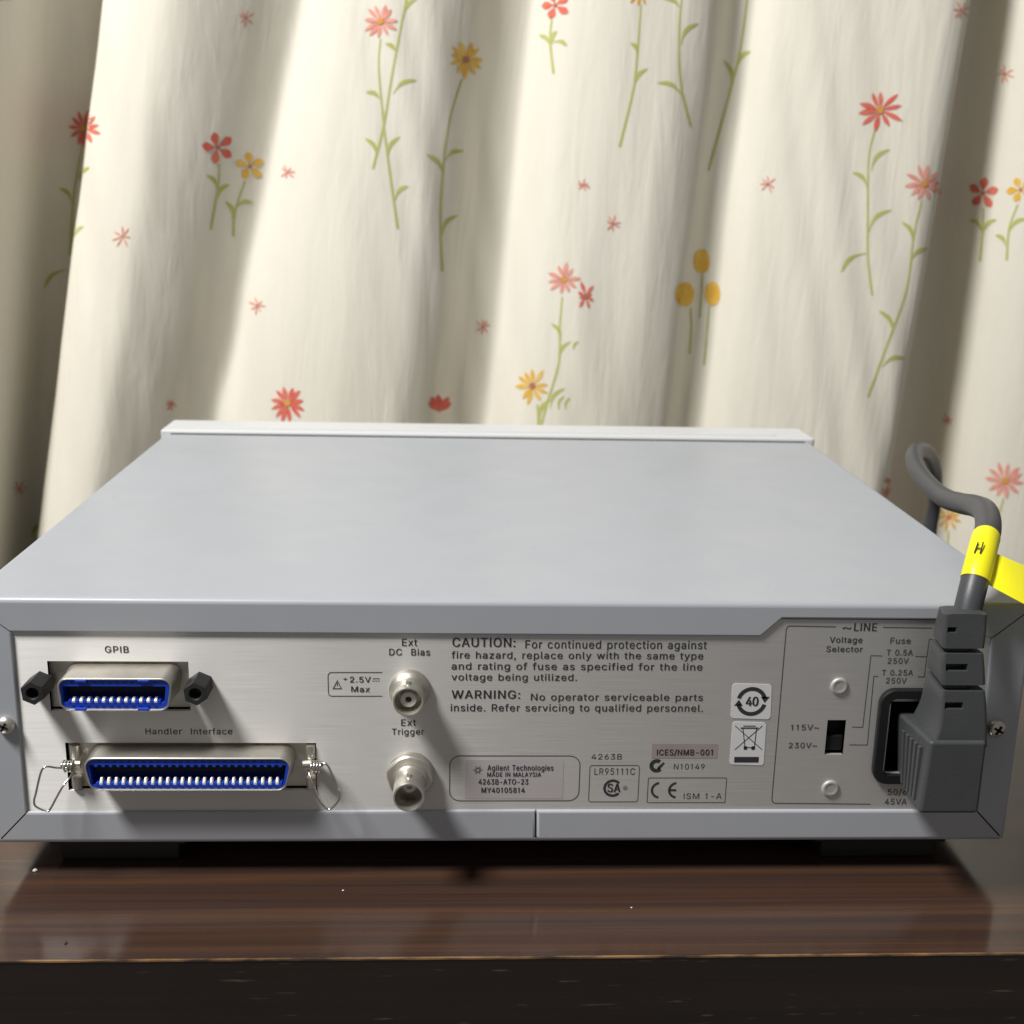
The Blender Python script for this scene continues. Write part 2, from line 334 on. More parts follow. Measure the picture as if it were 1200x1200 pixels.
def arc(mb, px, py, rpx, wpx, a0=0, a1=360, Y=None, n=32):
    Y = INK if Y is None else Y; c = VY(px, py, Y); s = sc_at(px, py, Y); full = abs(a1-a0) >= 360; k = n if full else n+1
    ribbon(mb, [Vector((c.x+rpx*s*math.cos(math.radians(a0+(a1-a0)*i/n)), Y, c.z+rpx*s*math.sin(math.radians(a0+(a1-a0)*i/n)))) for i in range(k)], wpx*s, full)
def disc(mb, px, py, rpx, Y=None, n=28):
    Y = INK if Y is None else Y; c = VY(px, py, Y); s = sc_at(px, py, Y)
    flat(mb, [Vector((c.x+rpx*s*math.cos(2*math.pi*i/n), Y, c.z+rpx*s*math.sin(2*math.pi*i/n))) for i in range(n)])
MM = 0.001

# ================================================================== table
H = 0.0803; GROUND = -0.0115
TF = VZ(600, 1121.5, GROUND).y
tb = thing('table', 'dark brown striped lacquered wooden table under the grey instrument', 'table', (0, .1, GROUND))
m_ = MB(); m_.box(-.75, .75, TF+.0005, .325, GROUND-.022, GROUND); top = m_.build('tabletop', M['wood'], tb)
m_ = MB(); m_.box(-.75, .75, TF-.0002, TF+.0005, GROUND-.00055, GROUND-.00005)
m_.build('edge_strip', M['edge'], tb)
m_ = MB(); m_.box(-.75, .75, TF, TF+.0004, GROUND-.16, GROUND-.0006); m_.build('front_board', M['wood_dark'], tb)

# ================================================================== curtain
CY = 0.385; ZT = VY(600, 0, CY).z; ZB = VY(600, 480, CY).z
FOLD = [(-330, -420, -20), (-230, -310, 8), (-170, -240, 10), (-95, -130, -24), (-60, -85, -6), (-20, -45, 14), (8, -12, 16), (20, -5, -26), (40, 7, -50), (84, 30, -54), (97, 37, -51), (107, 46, -22), (132, 68, -9), (168, 98, 1), (204, 128, 5), (242, 154, 1), (284, 188, -8), (322, 222, -21), (348, 246, -27), (374, 275, -18), (412, 330, -7), (470, 400, -1), (515, 462, -3), (548, 500, -12), (590, 536, -32), (628, 570, -38), (648, 594, -26), (680, 620, -13), (745, 675, -6), (796, 722, -6), (842, 782, -14), (874, 816, -31), (896, 838, -32), (920, 862, -19), (965, 897, -12), (1041, 967, -5), (1114, 1038, -2), (1142, 1060, -6), (1158, 1080, -36), (1170, 1098, -54), (1196, 1136, -58), (1207, 1148, -54), (1222, 1164, -26), (1274, 1228, -8), (1354, 1318, -4), (1414, 1378, -20), (1454, 1428, -34), (1514, 1488, -10), (1594, 1578, 0)]
KT = np.array([VY(a, 0, CY).x for a, b, d in FOLD]); KB = np.array([VY(b, 480, CY).x for a, b, d in FOLD]); KD = np.array([d*MM for a, b, d in FOLD])
def pchip(x, y, q):
    h = np.diff(x); d = np.diff(y)/h; m = np.zeros_like(y)
    for i in range(1, len(x)-1):
        if d[i-1]*d[i] > 0:
            w1, w2 = 2*h[i]+h[i-1], h[i]+2*h[i-1]; m[i] = (w1+w2)/(w1/d[i-1]+w2/d[i])
    m[0], m[-1] = d[0], d[-1]
    k = np.clip(np.searchsorted(x, q)-1, 0, len(x)-2); t = np.clip((q-x[k])/h[k], 0, 1); t2, t3 = t*t, t*t*t
    return (2*t3-3*t2+1)*y[k]+(t3-2*t2+t)*h[k]*m[k]+(-2*t3+3*t2)*y[k+1]+(t3-t2)*h[k]*m[k+1]
GX = np.linspace(-.44, .47, 620); GZ = np.linspace(-.22, .50, 150)
GY = np.zeros((len(GZ), len(GX)))
for i, z in enumerate(GZ):
    t = max(-.7, min(1.7, (ZT-z)/(ZT-ZB))); kx = KT+t*(KB-KT)
    y = pchip(kx, KD*(1+.22*t), GX); k = np.array([.05, .12, .2, .26, .2, .12, .05]); k /= k.sum()
    y = np.convolve(np.pad(y, 3, 'edge'), k, 'valid')
    u = GX+.16*z
    y += .0010*np.sin(u*95+1.5*math.sin(z*9))*np.sin(z*7+u*11)+.0007*np.sin(u*210+z*14+2*np.sin(u*23))*(.5+.5*np.sin(z*5+u*31))
    GY[i] = CY-y
def cy_at(x, z):
    fx = (x-GX[0])/(GX[1]-GX[0]); fz = (z-GZ[0])/(GZ[1]-GZ[0]); i = int(min(max(fx, 0), len(GX)-2)); j = int(min(max(fz, 0), len(GZ)-2)); fx -= i; fz -= j
    return (GY[j, i]*(1-fx)+GY[j, i+1]*fx)*(1-fz)+(GY[j+1, i]*(1-fx)+GY[j+1, i+1]*fx)*fz
def on_cloth(px, py):
    d = ray(px, py); lo = (0.33-CAM[1])/d[1]; hi = (.47-CAM[1])/d[1]; n = 28; prev = lo
    for s in range(1, n+1):
        t = lo+(hi-lo)*s/n; P = CAM+d*t
        if P[1] >= cy_at(P[0], P[2]):
            a, b = prev, t
            for _ in range(12):
                m = (a+b)/2; P = CAM+d*m
                if P[1] >= cy_at(P[0], P[2]): b = m
                else: a = m
            P = CAM+d*a; h = .0015; n_ = Vector((cy_at(P[0]+h, P[2])-cy_at(P[0]-h, P[2]), -2*h, cy_at(P[0], P[2]+h)-cy_at(P[0], P[2]-h))).normalized(); return Vector(P)+n_*.00035
        prev = t
    P = CAM+d*hi; return Vector(P)
cur = thing('curtain', 'cream cotton curtain with printed coral and yellow flowers hanging in soft folds behind', 'curtain', (0, CY, GZ[0]))
nv, nu = len(GZ), len(GX)
vv = [(GX[i], GY[j, i], GZ[j]) for j in range(nv) for i in range(nu)]
ff = [(j*nu+i, j*nu+i+1, (j+1)*nu+i+1, (j+1)*nu+i) for j in range(nv-1) for i in range(nu-1)]
me = bpy.data.meshes.new('fabric'); me.from_pydata(vv, [], ff); me.materials.append(M['cloth']); me.polygons.foreach_set('use_smooth', [True]*len(ff)); fabric = link('fabric', me, cur)

class Print:
    """one printed motif: faces in photo-neutral sheet coordinates laid on the cloth, several inks"""
    def __init__(s): s.v = []; s.f = []; s.m = []
    def strip(s, left, right, ink):
        k = len(s.v); n = len(left); c = max(2, min(12, int(max(math.hypot(a[0]-b[0], a[1]-b[1]) for a, b in zip(left, right))/2.5)))
        for a, b in zip(left, right): s.v += [(a[0]+(b[0]-a[0])*i/c, a[1]+(b[1]-a[1])*i/c) for i in range(c+1)]
        for i in range(n-1):
            for j in range(c): s.f.append((k+(c+1)*i+j, k+(c+1)*i+j+1, k+(c+1)*(i+1)+j+1, k+(c+1)*(i+1)+j)); s.m.append(ink)
    def petal(s, cx, cy, ang, r0, r1, w, ink, blunt=.75):
        ca, sa = math.cos(ang), math.sin(ang); L = []; R = []; bend = random.uniform(-.12, .12)
        for k in range(8):
            t = k/7; hw = w*math.sin(math.pi*min(1, max(0, t))**(1/blunt if blunt < 1 else blunt))**.8 if 0 < t < 1 else w*.06
            r = r0+(r1-r0)*t; off = bend*(r1-r0)*t*t
            px, py = cx+r*ca-off*sa, cy-(r*sa+off*ca)
            L.append((px-hw*sa, py-hw*ca)); R.append((px+hw*sa, py+hw*ca))
        s.strip(L, R, ink)
    def line(s, pts, w0, w1, ink, n=14):
        P = spline(pts, n) if len(pts) > 2 else [np.array(pts[0], float)+(np.array(pts[1], float)-np.array(pts[0], float))*k/5 for k in range(6)]
        L = []; R = []; K = len(P)
        for i in range(K):
            t = P[min(i+1, K-1)]-P[max(i-1, 0)]; t = t/np.linalg.norm(t); w = w0+(w1-w0)*i/(K-1)
            L.append((P[i][0]-t[1]*w, P[i][1]+t[0]*w)); R.append((P[i][0]+t[1]*w, P[i][1]-t[0]*w))
        s.strip(L, R, ink)
    def leaf(s, base, tip, w=2.6, sag=None):
        b, t = np.array(base, float), np.array(tip, float); d = t-b; n = np.array([-d[1], d[0]])/np.linalg.norm(d)
        if sag is None: sag = .18 if n[1] < 0 else -.18
        L = []; R = []; ln = np.linalg.norm(d)
        for k in range(9):
            u = k/8; p = b+d*u+n*sag*ln*math.sin(math.pi*u); hw = .7+w*max(0, math.sin(math.pi*max(0, (u-.12)/.88)))**.9*(.35+.65*u) if k < 8 else .3
            L.append(tuple(p+n*hw)); R.append(tuple(p-n*hw))
        s.strip(L, R, 'green_print')
    def disc(s, cx, cy, r, ink):
        L = []; R = []
        for k in range(7):
            a = math.pi*k/6; L.append((cx-r*math.sin(a), cy-r*math.cos(a))); R.append((cx+r*math.sin(a), cy-r*math.cos(a)))
        s.strip(L, R, ink)
    def build(s, name, parent, label=None, lift=0):
        V = [on_cloth(*p) for p in s.v]
        if lift: V = [v-Vector((0, lift, 0)) for v in V]
        inks = sorted(set(s.m)); me = bpy.data.meshes.new(name); me.from_pydata(V, [], s.f)
        for i in inks: me.materials.append(M[i])
        me.polygons.foreach_set('material_index', [inks.index(i) for i in s.m]); me.polygons.foreach_set('use_smooth', [True]*len(s.f))
        return link(name, me, parent, label)
def daisy(cx, cy, r, ink, centre, n=11, sx=1.0, label=None, stem=None, leaves=(), ph=None):
    fl = Print(); ph = random.random()*6 if ph is None else ph
    for k in range(n):
        a = ph+2*math.pi*k/n+random.uniform(-.09, .09); rr = r*random.uniform(.82, 1.05)*math.hypot(math.cos(a)*sx, math.sin(a))
        fl.petal(cx, cy, a, r*.1, rr, r*.115*random.uniform(.85, 1.15), ink, .8)
    o = fl.build('flower_print', fabric, label)
    c = Print(); c.disc(cx, cy, r*.17, centre); c.build('flower_centre', fabric, None, .0003)
    stems(stem, leaves); return o
def cosmos(cx, cy, r, ink, centre, n=5, label=None, stem=None, leaves=(), ph=1.9, sx=1.0):
    fl = Print()
    for k in range(n):
        a = ph+2*math.pi*k/n+random.uniform(-.08, .08); fl.petal(cx, cy, a, r*.08, r*random.uniform(.93, 1.07)*math.hypot(math.cos(a)*sx, math.sin(a)), r*.27, ink, .62)
    fl.build('flower_print', fabric, label)
    c = Print(); c.disc(cx, cy, r*.13, centre); c.build('flower_centre', fabric, None, .0003); stems(stem, leaves)
def stems(stem, leaves):
    if not stem and not leaves: return
    p = Print()
    if stem: p.line(stem, .95, 1.45, 'green_print')
    for lf in leaves: p.leaf(*lf)
    p.build('stem_print', fabric, None, -.00015)
def star(cx, cy, r, n=7, sx=1.0):
    s = Print(); ph = random.random()*6
    for k in range(n):
        a = ph+2*math.pi*k/n+random.uniform(-.2, .2); s.petal(cx, cy, a, 0, r*random.uniform(.7, 1.1)*math.hypot(math.cos(a)*sx, math.sin(a)), .85, 'pale_red', .8)
    s.disc(cx, cy, 1.6, 'mauve'); s.build('star_print', fabric)
daisy(98, 150, 22, 'coral', 'ochre', 11, stem=[(97, 168), (90, 205), (85, 245), (82, 300)], leaves=[((93, 212), (105, 196)), ((84, 238), (69, 220)), ((85, 284), (98, 265)), ((80, 316), (51, 338))])
for a in ((144, 277, 13), (288, 21, 12), (302, 358, 11), (200, 474, 8), (22, 573, 10), (337, 202, 10), (683, 217, 9), (718, 262, 10), (900, 216, 12), (566, 383, 10), (1126, 12, 11), (1178, 87, 11), (1111, 492, 8), (1038, 577, 8), (1040, 563, 5), (-40, 120, 12), (-60, 400, 11), (1240, 420, 12), (1260, 60, 12)): star(*a)
cosmos(255, 173, 19, 'coral', 'mauve', 5, stem=[(257, 192), (256, 215), (252, 240), (247, 269)], leaves=[((254, 222), (242, 205)), ((255, 233), (269, 216))])
cosmos(293, 195, 17, 'yellow_print', 'mauve', 5, stem=[(287, 212), (278, 238), (274, 255), (273, 277)], leaves=[((272, 257), (264, 236)), ((276, 244), (296, 237))], ph=1.7)
daisy(446, 25, 22, 'pink', 'ochre', 11, stem=[(446, 45), (444, 80), (449, 140), (455, 190), (466, 268)], leaves=[((446, 117), (429, 108)), ((455, 186), (469, 160)), ((463, 234), (479, 218))])
stems([(480, -20), (470, 30), (460, 85), (450, 145), (437, 198)], [((464, 62), (452, 51)), ((461, 110), (488, 94)), ((441, 185), (428, 162)), ((473, 20), (489, -2))])
daisy(546, 70, 23, 'yellow_print', 'mauve', 11, stem=[(541, 93), (527, 140), (519, 195), (516, 260), (518, 318)], leaves=[((518, 204), (499, 181)), ((521, 188), (543, 177)), ((518, 276), (536, 252))])
cosmos(651, 6, 17, 'coral', 'mauve', 5, stem=[(647, 22), (645, 48), (649, 86)], leaves=[((645, 54), (632, 41)), ((648, 52), (653, 36)), ((649, 49), (665, 54))])
daisy(749, -12, 20, 'yellow_print', 'mauve', 10, stem=[(751, 5), (747, 60), (742, 105), (726, 172)], leaves=[((747, 65), (739, 50)), ((743, 105), (759, 80))])
stems([(801, -20), (796, 30), (797, 95), (809, 148)], [((797, 10), (777, -2)), ((798, 52), (818, 27)), ((799, 112), (770, 97))])
stems([(878, -20), (868, 55), (856, 105), (830, 200)], [((856, 100), (848, 71)), ((866, 75), (880, 60))])
daisy(661, 327, 20, 'pink', 'ochre', 10, stem=[(659, 348), (656, 385), (655, 425), (642, 470), (634, 500)], leaves=[((657, 400), (646, 379), 2.0), ((655, 424), (669, 400), 2.2), ((672, 410), (678, 400), 1.2), ((645, 478), (662, 455), 2.2), ((655, 480), (661, 464), 1.2), ((663, 480), (668, 466), 1.2)])
daisy(686, 347, 18, 'coral', 'mauve', 8, sx=.38)
daisy(624, 452, 22, 'yellow_print', 'mauve', 10, stem=[(630, 474), (631, 490), (631, 506)], leaves=[((633, 494), (645, 468))])
for bx, by, rx, ry in ((802, 345, 11, 14), (822, 306, 9.5, 14), (835, 344, 9, 14)):
    b_ = Print(); L = []; R = []
    for k in range(9):
        a = math.pi*k/8; L.append((bx-rx*math.sin(a)**.8*1, by-ry*math.cos(a))); R.append((bx+rx*math.sin(a)**.8, by-ry*math.cos(a)))
    b_.strip(L, R, 'yellow_print'); b_.build('bud_print', fabric)
for l in ([(809, 360), (810, 385), (808, 415)], [(823, 320), (822, 345), (820, 372)], [(831, 358), (828, 395), (825, 428)]):
    pr = Print(); pr.line(l, .9, 1.1, 'green_print'); pr.build('stem_print', fabric, None, -.00015)
daisy(1031, 129, 26, 'coral', 'ochre', 10, sx=1.1, stem=[(1025, 152), (1018, 185), (1017, 245), (1017, 300), (1022, 346)], leaves=[((1021, 200), (1043, 175)), ((1016, 219), (999, 202)), ((1018, 272), (1045, 246)), ((1015, 297), (986, 319))], ph=.15)
daisy(1083, 215, 23, 'pink', 'ochre', 10, stem=[(1080, 234), (1071, 275), (1062, 340), (1044, 392), (1017, 465)], leaves=[((1069, 284), (1057, 260)), ((1068, 305), (1087, 291)), ((1046, 392), (1030, 364)), ((1034, 430), (1060, 419))])
cosmos(1152, 226, 18, 'coral', 'mauve', 5, stem=[(1153, 244), (1152, 270), (1149, 306)], leaves=[((1151, 272), (1137, 257)), ((1153, 273), (1168, 257))], ph=1.5)
cosmos(1196, 222, 16, 'yellow_print', 'mauve', 5, stem=[(1193, 239), (1183, 268), (1180, 305)], leaves=[((1183, 272), (1204, 256)), ((1179, 288), (1167, 275))])
daisy(1178, 563, 24, 'pink', 'ochre', 11, stem=[(1176, 584), (1168, 615), (1160, 660)], ph=.3)
daisy(337, 472, 23, 'coral', 'ochre', 12, ph=.2)
fl = Print()
for a, r in ((2.5, 17), (2.05, 20), (1.57, 20), (1.12, 20), (.68, 17)): fl.petal(515, 482, a, -1, r, 3.5, 'coral', .62)
fl.build('flower_print', fabric)
daisy(1112, 606, 17, 'yellow_print', 'coral', 9, stem=[(1112, 622), (1110, 660)], leaves=[((1140, 640), (1150, 622))])
stems(None, [((38, 630), (47, 614))]); stems(None, [((-14, 8), (14, -1))])
daisy(-70, 230, 22, 'coral', 'ochre', 11); daisy(1270, 250, 22, 'yellow_print', 'mauve', 11); daisy(200, -60, 22, 'pink', 'ochre', 11); daisy(960, -50, 22, 'coral', 'ochre', 11)

# ================================================================== the instrument
lcr = thing('measuring_instrument', 'light grey bench LCR meter seen from its connector side', 'test instrument', (0, .13, GROUND))
D = .258
rc = [XZ(-44, 702, 0), XZ(1215, 708, 0), XZ(1177, 986.5, 0), XZ(-5, 987.5, 0)]    # rear outline TL TR BR BL
rc[0][1] = rc[1][1] = H; rc[2][1] = rc[3][1] = 0.0
fl_, fr_ = -.1630, .1650
P8 = [(rc[3][0], 0, rc[3][1]), (rc[2][0], 0, rc[2][1]), (rc[1][0], 0, rc[1][1]), (rc[0][0], 0, rc[0][1]),
      (fl_, D, 0), (fr_, D, 0), (fr_, D, H), (fl_, D, H)]
big = lambda p: min(abs(abs(c)-1) for c in p.normal) < 2e-3 and p.area > 2e-3
bm = bmesh.new(); vs = [bm.verts.new(p) for p in P8]
for q in ((0, 1, 2, 3), (4, 7, 6, 5), (0, 4, 5, 1), (1, 5, 6, 2), (2, 6, 7, 3), (3, 7, 4, 0)): bm.faces.new([vs[i] for i in q])
bmesh.ops.recalc_face_normals(bm, faces=bm.faces)
R0 = .0018
bmesh.ops.bevel(bm, geom=list(bm.edges), offset=R0, segments=6, profile=.5, affect='EDGES')
rear = max((f for f in bm.faces if abs(f.normal.y+1) < 1e-3), key=lambda f: f.calc_area())
rr = [np.array([v.co.x, v.co.z]) for v in rear.verts]; bmesh.ops.delete(bm, geom=[rear], context='FACES_ONLY')
me = bpy.data.meshes.new('case_cover'); bm.to_mesh(me); bm.free(); me.materials.append(M['paint']); me.polygons.foreach_set('use_smooth', [True]*len(me.polygons)); me.set_sharp_from_angle(angle=math.radians(40)); flat_edges(me, [not big(p) for p in me.polygons])
link('case_cover', me, lcr)
cen = sum(rr)/len(rr)
def corner(sx, sz): return max(rr, key=lambda p: (p[0]-cen[0])*sx+(p[1]-cen[1])*sz*3)
oTL, oTR, oBR, oBL = corner(-1, 1), corner(1, 1), corner(1, -1), corner(-1, -1)
iTL, iTR, iBR, iBL = XZ(14, 742, 0), XZ(1162, 749, 0), XZ(1143, 953, 0), XZ(32, 947, 0)
iTR[1] = iTL[1]; iBR[1] = iBL[1] = (iBR[1]+iBL[1])/2
nA, nB = XZ(892, 744.5, 0), XZ(917, 725.5, 0); nA[1] = iTL[1]; nC = XZ(1128, 726, 0); nC[1] = nB[1]; nD = XZ(1146, 744, 0); nD[1] = iTL[1]
seamT, seamB = XZ(628, 953, 0), XZ(628, 986, 0); seamT[1] = iBL[1]
seamB = np.array([seamB[0], oBL[1]+(oBR[1]-oBL[1])*(seamB[0]-oBL[0])/(oBR[0]-oBL[0])])
def mit(a, b, g):   # shift the mitre line a-b sideways by g
    t = (b-a)/np.linalg.norm(b-a); return np.array([-t[1], t[0]])*g
G = .00022
def flange(poly, inner, r=.0007, name='rear_flange', label=None):
    """poly: (x,z) loop in the rear plane; inner: indices i of edges (i,i+1) that are rolled"""
    bm = bmesh.new(); f = [bm.verts.new((p[0], 0, p[1])) for p in poly]; k = [bm.verts.new((p[0], .00085, p[1])) for p in poly]; n = len(poly)
    bm.faces.new(f); bm.faces.new(k[::-1])
    for i in range(n): bm.faces.new((f[i], k[i], k[(i+1) % n], f[(i+1) % n]))
    bmesh.ops.recalc_face_normals(bm, faces=bm.faces); bm.edges.ensure_lookup_table()
    es = [e for e in bm.edges if any(set(e.verts) == {f[i], f[(i+1) % n]} for i in inner)]
    bmesh.ops.bevel(bm, geom=es, offset=r, segments=3, profile=.5, affect='EDGES')
    me = bpy.data.meshes.new(name); bm.to_mesh(me); bm.free(); me.materials.append(M['paint']); me.polygons.foreach_set('use_smooth', [True]*len(me.polygons)); me.set_sharp_from_angle(angle=math.radians(38)); flat_edges(me, [abs(p.normal.y) < .9999 for p in me.polygons])
    return link(name, me, lcr, label)
t1, t2, t3, t4 = mit(oTL, iTL, G), mit(oTR, iTR, G), mit(oBR, iBR, G), mit(oBL, iBL, G)
flange([oTL+t1, oTR-t2, iTR-t2, nD, nC, nB, nA, iTL+t1], [2, 3, 4, 5, 6], label='upper rear flange with a stepped lower edge')
flange([oTL-t1, iTL-t1, iBL+t4, oBL+t4], [1])
flange([oTR+t2, oBR-t3, iBR-t3, iTR+t2], [2])
gs = np.array([.00018, 0])
flange([oBL-t4, iBL-t4, seamT-gs, seamB-gs], [1, 2], .0009); flange([seamB+gs, seamT+gs, iBR+t3, oBR+t3], [0, 1], .0009)

# front bezel of the instrument, seen over the top
m_ = MB(); b0, b1 = D-.0005, .290
zt = H+.0022; pr_ = [(-.0022, zt-.0016), (-.0022+.0016, zt)]
def sect(Y, g): return [Vector(p) for p in ((fl_-.0022+g, Y, -.003+g), (fr_+.0022-g, Y, -.003+g), (fr_+.0022-g, Y, zt-g), (fl_-.0022+g, Y, zt-g))]
m_.loops([sect(b0, .0), sect(b1-.004, 0), sect(b1, .003)], True, True); bez = m_.build('front_bezel', M['bezel'], lcr, bevel=.0014, segs=3)
ya, yb = VZ(229, 501, zt).y, VZ(229, 496, zt).y
m_ = MB(); m_.box(VZ(230, 501, zt).x, VZ(905, 508, zt).x, ya-.002, ya+.006, zt-.0004, zt+.0007); m_.build('ridge', M['bezel'], bez, bevel=.0004)
m_ = MB(); m_.box(fl_+.003, fr_-.003, D-.0010, D-.0004, H-.0012, H+.0004); m_.build('gap_shade', M['black'], bez)  # black strip standing in for the shaded gap between bezel and cover

# rear panel with openings
CUT = {'gpib': (57.5, 775, 222, 833), 'hand': (78.5, 870.5, 371, 926), 'sel': (968, 843.8, 989.5, 884.5), 'inl': (1040, 822, 1136, 906)}
def panel():
    bm = bmesh.new(); e = []
    def loop(pts):
        v = [bm.verts.new((p[0], PY, p[1])) for p in pts]; k = [bm.edges.new((v[i], v[(i+1) % len(v)])) for i in range(len(v))]; e.extend(k); return v
    pad = .0012
    loop([iTL+(-pad, .0055), iTR+(pad, .0055), iBR+(pad, -pad), iBL+(-pad, -pad)])
    hl = []
    for k, (x0, y0, x1, y1) in CUT.items():
        a = rect_pts(x0, y0, x1, y1, 0, PY); hl.append(loop([(p.x, p.z) for p in a]))
    bmesh.ops.triangle_fill(bm, use_beauty=True, use_dissolve=False, edges=e)
    bmesh.ops.recalc_face_normals(bm, faces=bm.faces)
    if sum(f.normal.y for f in bm.faces) > 0: bmesh.ops.reverse_faces(bm, faces=bm.faces)
    for v in hl:
        n = len(v); k = [bm.verts.new((q.co.x, PY+.0013, q.co.z)) for q in v]
        for i in range(n): bm.faces.new((v[i], v[(i+1) % n], k[(i+1) % n], k[i]))
    uv = bm.loops.layers.uv.new('UVMap')
    for f in bm.faces:
        for l in f.loops: l[uv].uv = (l.vert.co.x*4, l.vert.co.z*4)
    me = bpy.data.meshes.new('rear_panel'); bm.to_mesh(me); bm.free(); me.materials.append(M['brushed']); return link('rear_panel', me, lcr, 'brushed aluminium rear panel')
pan = panel()
m_ = MB(); m_.box(iTL[0], iTR[0], .016, .0162, .002, H-.004); m_.build('dark_interior', M['dark'], lcr)  # near-black sheet standing in for the unlit empty inside of the case

T = lambda *a, **k: text(*a, pan, **k)
text('GPIB', 123, 151, 764.8, 757.2, pan); text('Handler  Interface', 170.5, 272.5, 860.6, 853.6, pan)
text('Ext', 471, 489, 756.8, 748.7, pan); text('DC  Bias', 456, 504, 768, 760.3, pan)
text('Ext', 470, 487.5, 850.6, 843, pan); text('Trigger', 459, 497, 861, 853.9, pan)
text('2.5V', 410, 434.5, 799.6, 793, pan); text('Max', 411.5, 433.5, 810.9, 804.3, pan); text('+', 402, 407, 797.5, 793, pan)
text('CAUTION:', 530, 604, 758, 747.6, pan, bold=.016); text('For continued protection against', 615.5, 828, 759.2, 749.8, pan, yb1=761)
text('fire hazard, replace only with the same type', 529, 824, 771, 762.8, pan, yb1=773.2)
text('and rating of fuse as specified for the line', 529, 823, 784, 775.8, pan, yb1=786.2)
text('voltage being utilized.', 529, 676, 797, 789, pan, yb1=798)
text('WARNING:', 529, 609.5, 818.6, 809, pan, bold=.016); text('No operator serviceable parts', 622, 823.5, 820, 812, pan, yb1=822)
text('inside. Refer servicing to qualified personnel.', 528, 823.5, 832.3, 824, pan, yb1=835)
text('4263B', 693, 728.6, 890, 883.5, pan, bold=0)
LW = .00028
def outline(pts, w, closed=False, ink='ink_soft', name='printed_line'):
    m_ = MB(); ribbon(m_, pts, w, closed); m_.build(name, M[ink], pan, None)
outline(rect_pts(527, 885.8, 679, 938.4, 12), LW, True)
outline(rect_pts(690.5, 897, 748.4, 939.6, 3), LW*.8, True); outline(rect_pts(759, 911.6, 850.5, 940.5, 1), LW*.8, True)
outline(pxs([(448, 788), (387, 788), (384.8, 790), (384.3, 793), (384.8, 812), (386, 815), (388.5, 815.8), (448, 815.8)]), LW*.9)
m_ = MB(); ribbon(m_, pxs([(390.5, 807), (400, 807), (395.3, 797.8)]), LW*.9, True); ribbon(m_, pxs([(395.3, 800.5), (395.3, 804)]), LW*.8); m_.build('emblem', M['ink'], pan, None)
m_ = MB(); ribbon(m_, pxs([(436.5, 795.3), (445, 795.3)]), LW*.8)
for k in range(3): ribbon(m_, pxs([(436.5+k*3.1, 798), (438.4+k*3.1, 798)]), LW*.8)
m_.build('emblem', M['ink'], pan, None)
# label plate and logos
m_ = MB(); flat(m_, rect_pts(545, 890.5, 660, 936, 1, INK)); lab = m_.build('serial_label', M['plate'], lcr, None, 'pinkish silver serial number label')
I2 = INK-.00006
def text2(*a, **k): return text(*a, Y=I2, **k)
text2('Agilent Technologies', 571, 648.5, 903, 896.5, lab, bold=.016); text2('MADE IN MALAYSIA', 570.8, 634, 910.2, 905, lab, bold=.016)
text2('4263B-ATO-23', 560.6, 619, 919.3, 913, lab, bold=.022); text2('MY40105814', 564, 615, 929, 923, lab, bold=.022)
m_ = MB(); arc(m_, 560, 902.5, 2.3, .8, Y=I2)
for k in range(12):
    a = k*math.pi/6; c = VY(560, 902.5, I2); s = sc_at(560, 902, I2); r0, r1 = 3*s, (5.6 if k % 2 == 0 else 4.3)*s
    ribbon(m_, [Vector((c.x+r0*math.cos(a), I2, c.z+r0*math.sin(a))), Vector((c.x+r1*math.cos(a), I2, c.z+r1*math.sin(a)))], .7*s)
m_.build('emblem', M['ink'], lab, None)
text('LR95111C', 696.5, 744, 907.9, 900.3, pan, bold=0)
m_ = MB(); arc(m_, 718, 923.6, 9.6, 3.0, 42, 318); m_.build('emblem', M['ink'], pan, None)
text('SA', 711.5, 727, 928.2, 918.4, pan, name='emblem', bold=.03)
m_ = MB(); arc(m_, 732.6, 923.4, 2.4, .5); m_.build('emblem', M['ink_soft'], pan, None); text('R', 731.7, 733.7, 924.6, 922.4, pan, m='ink_soft')
m_ = MB(); flat(m_, rect_pts(764, 871.8, 841, 888.6, .5, INK)); il = m_.build('paper_label', M['brown_label'], lcr, None, 'small brown label')
text2('ICES/NMB-001', 769.5, 835, 885, 878.3, il, m='ink', bold=.016)
m_ = MB(); arc(m_, 769.5, 897.4, 6.2, 4.6, 55, 318)
c_ = pxs([(770, 900.2), (771.6, 898.2), (777.8, 893), (779, 894.6), (772.2, 902.4)]); flat(m_, c_); m_.build('emblem', M['ink'], pan, None)
text('N10149', 789.5, 825.5, 901.7, 895.2, pan, bold=0)
m_ = MB(); s = sc_at(775, 926)
arc(m_, 773.2, 926, 9.2, 2.7, 98, 262); arc(m_, 793.4, 926, 9.2, 2.7, 98, 262); ribbon(m_, pxs([(785, 926), (792.5, 926)]), 2.5*s); m_.build('emblem', M['ink'], pan, None)
text('ISM 1-A', 801, 845.6, 936.3, 929.6, pan, bold=0)
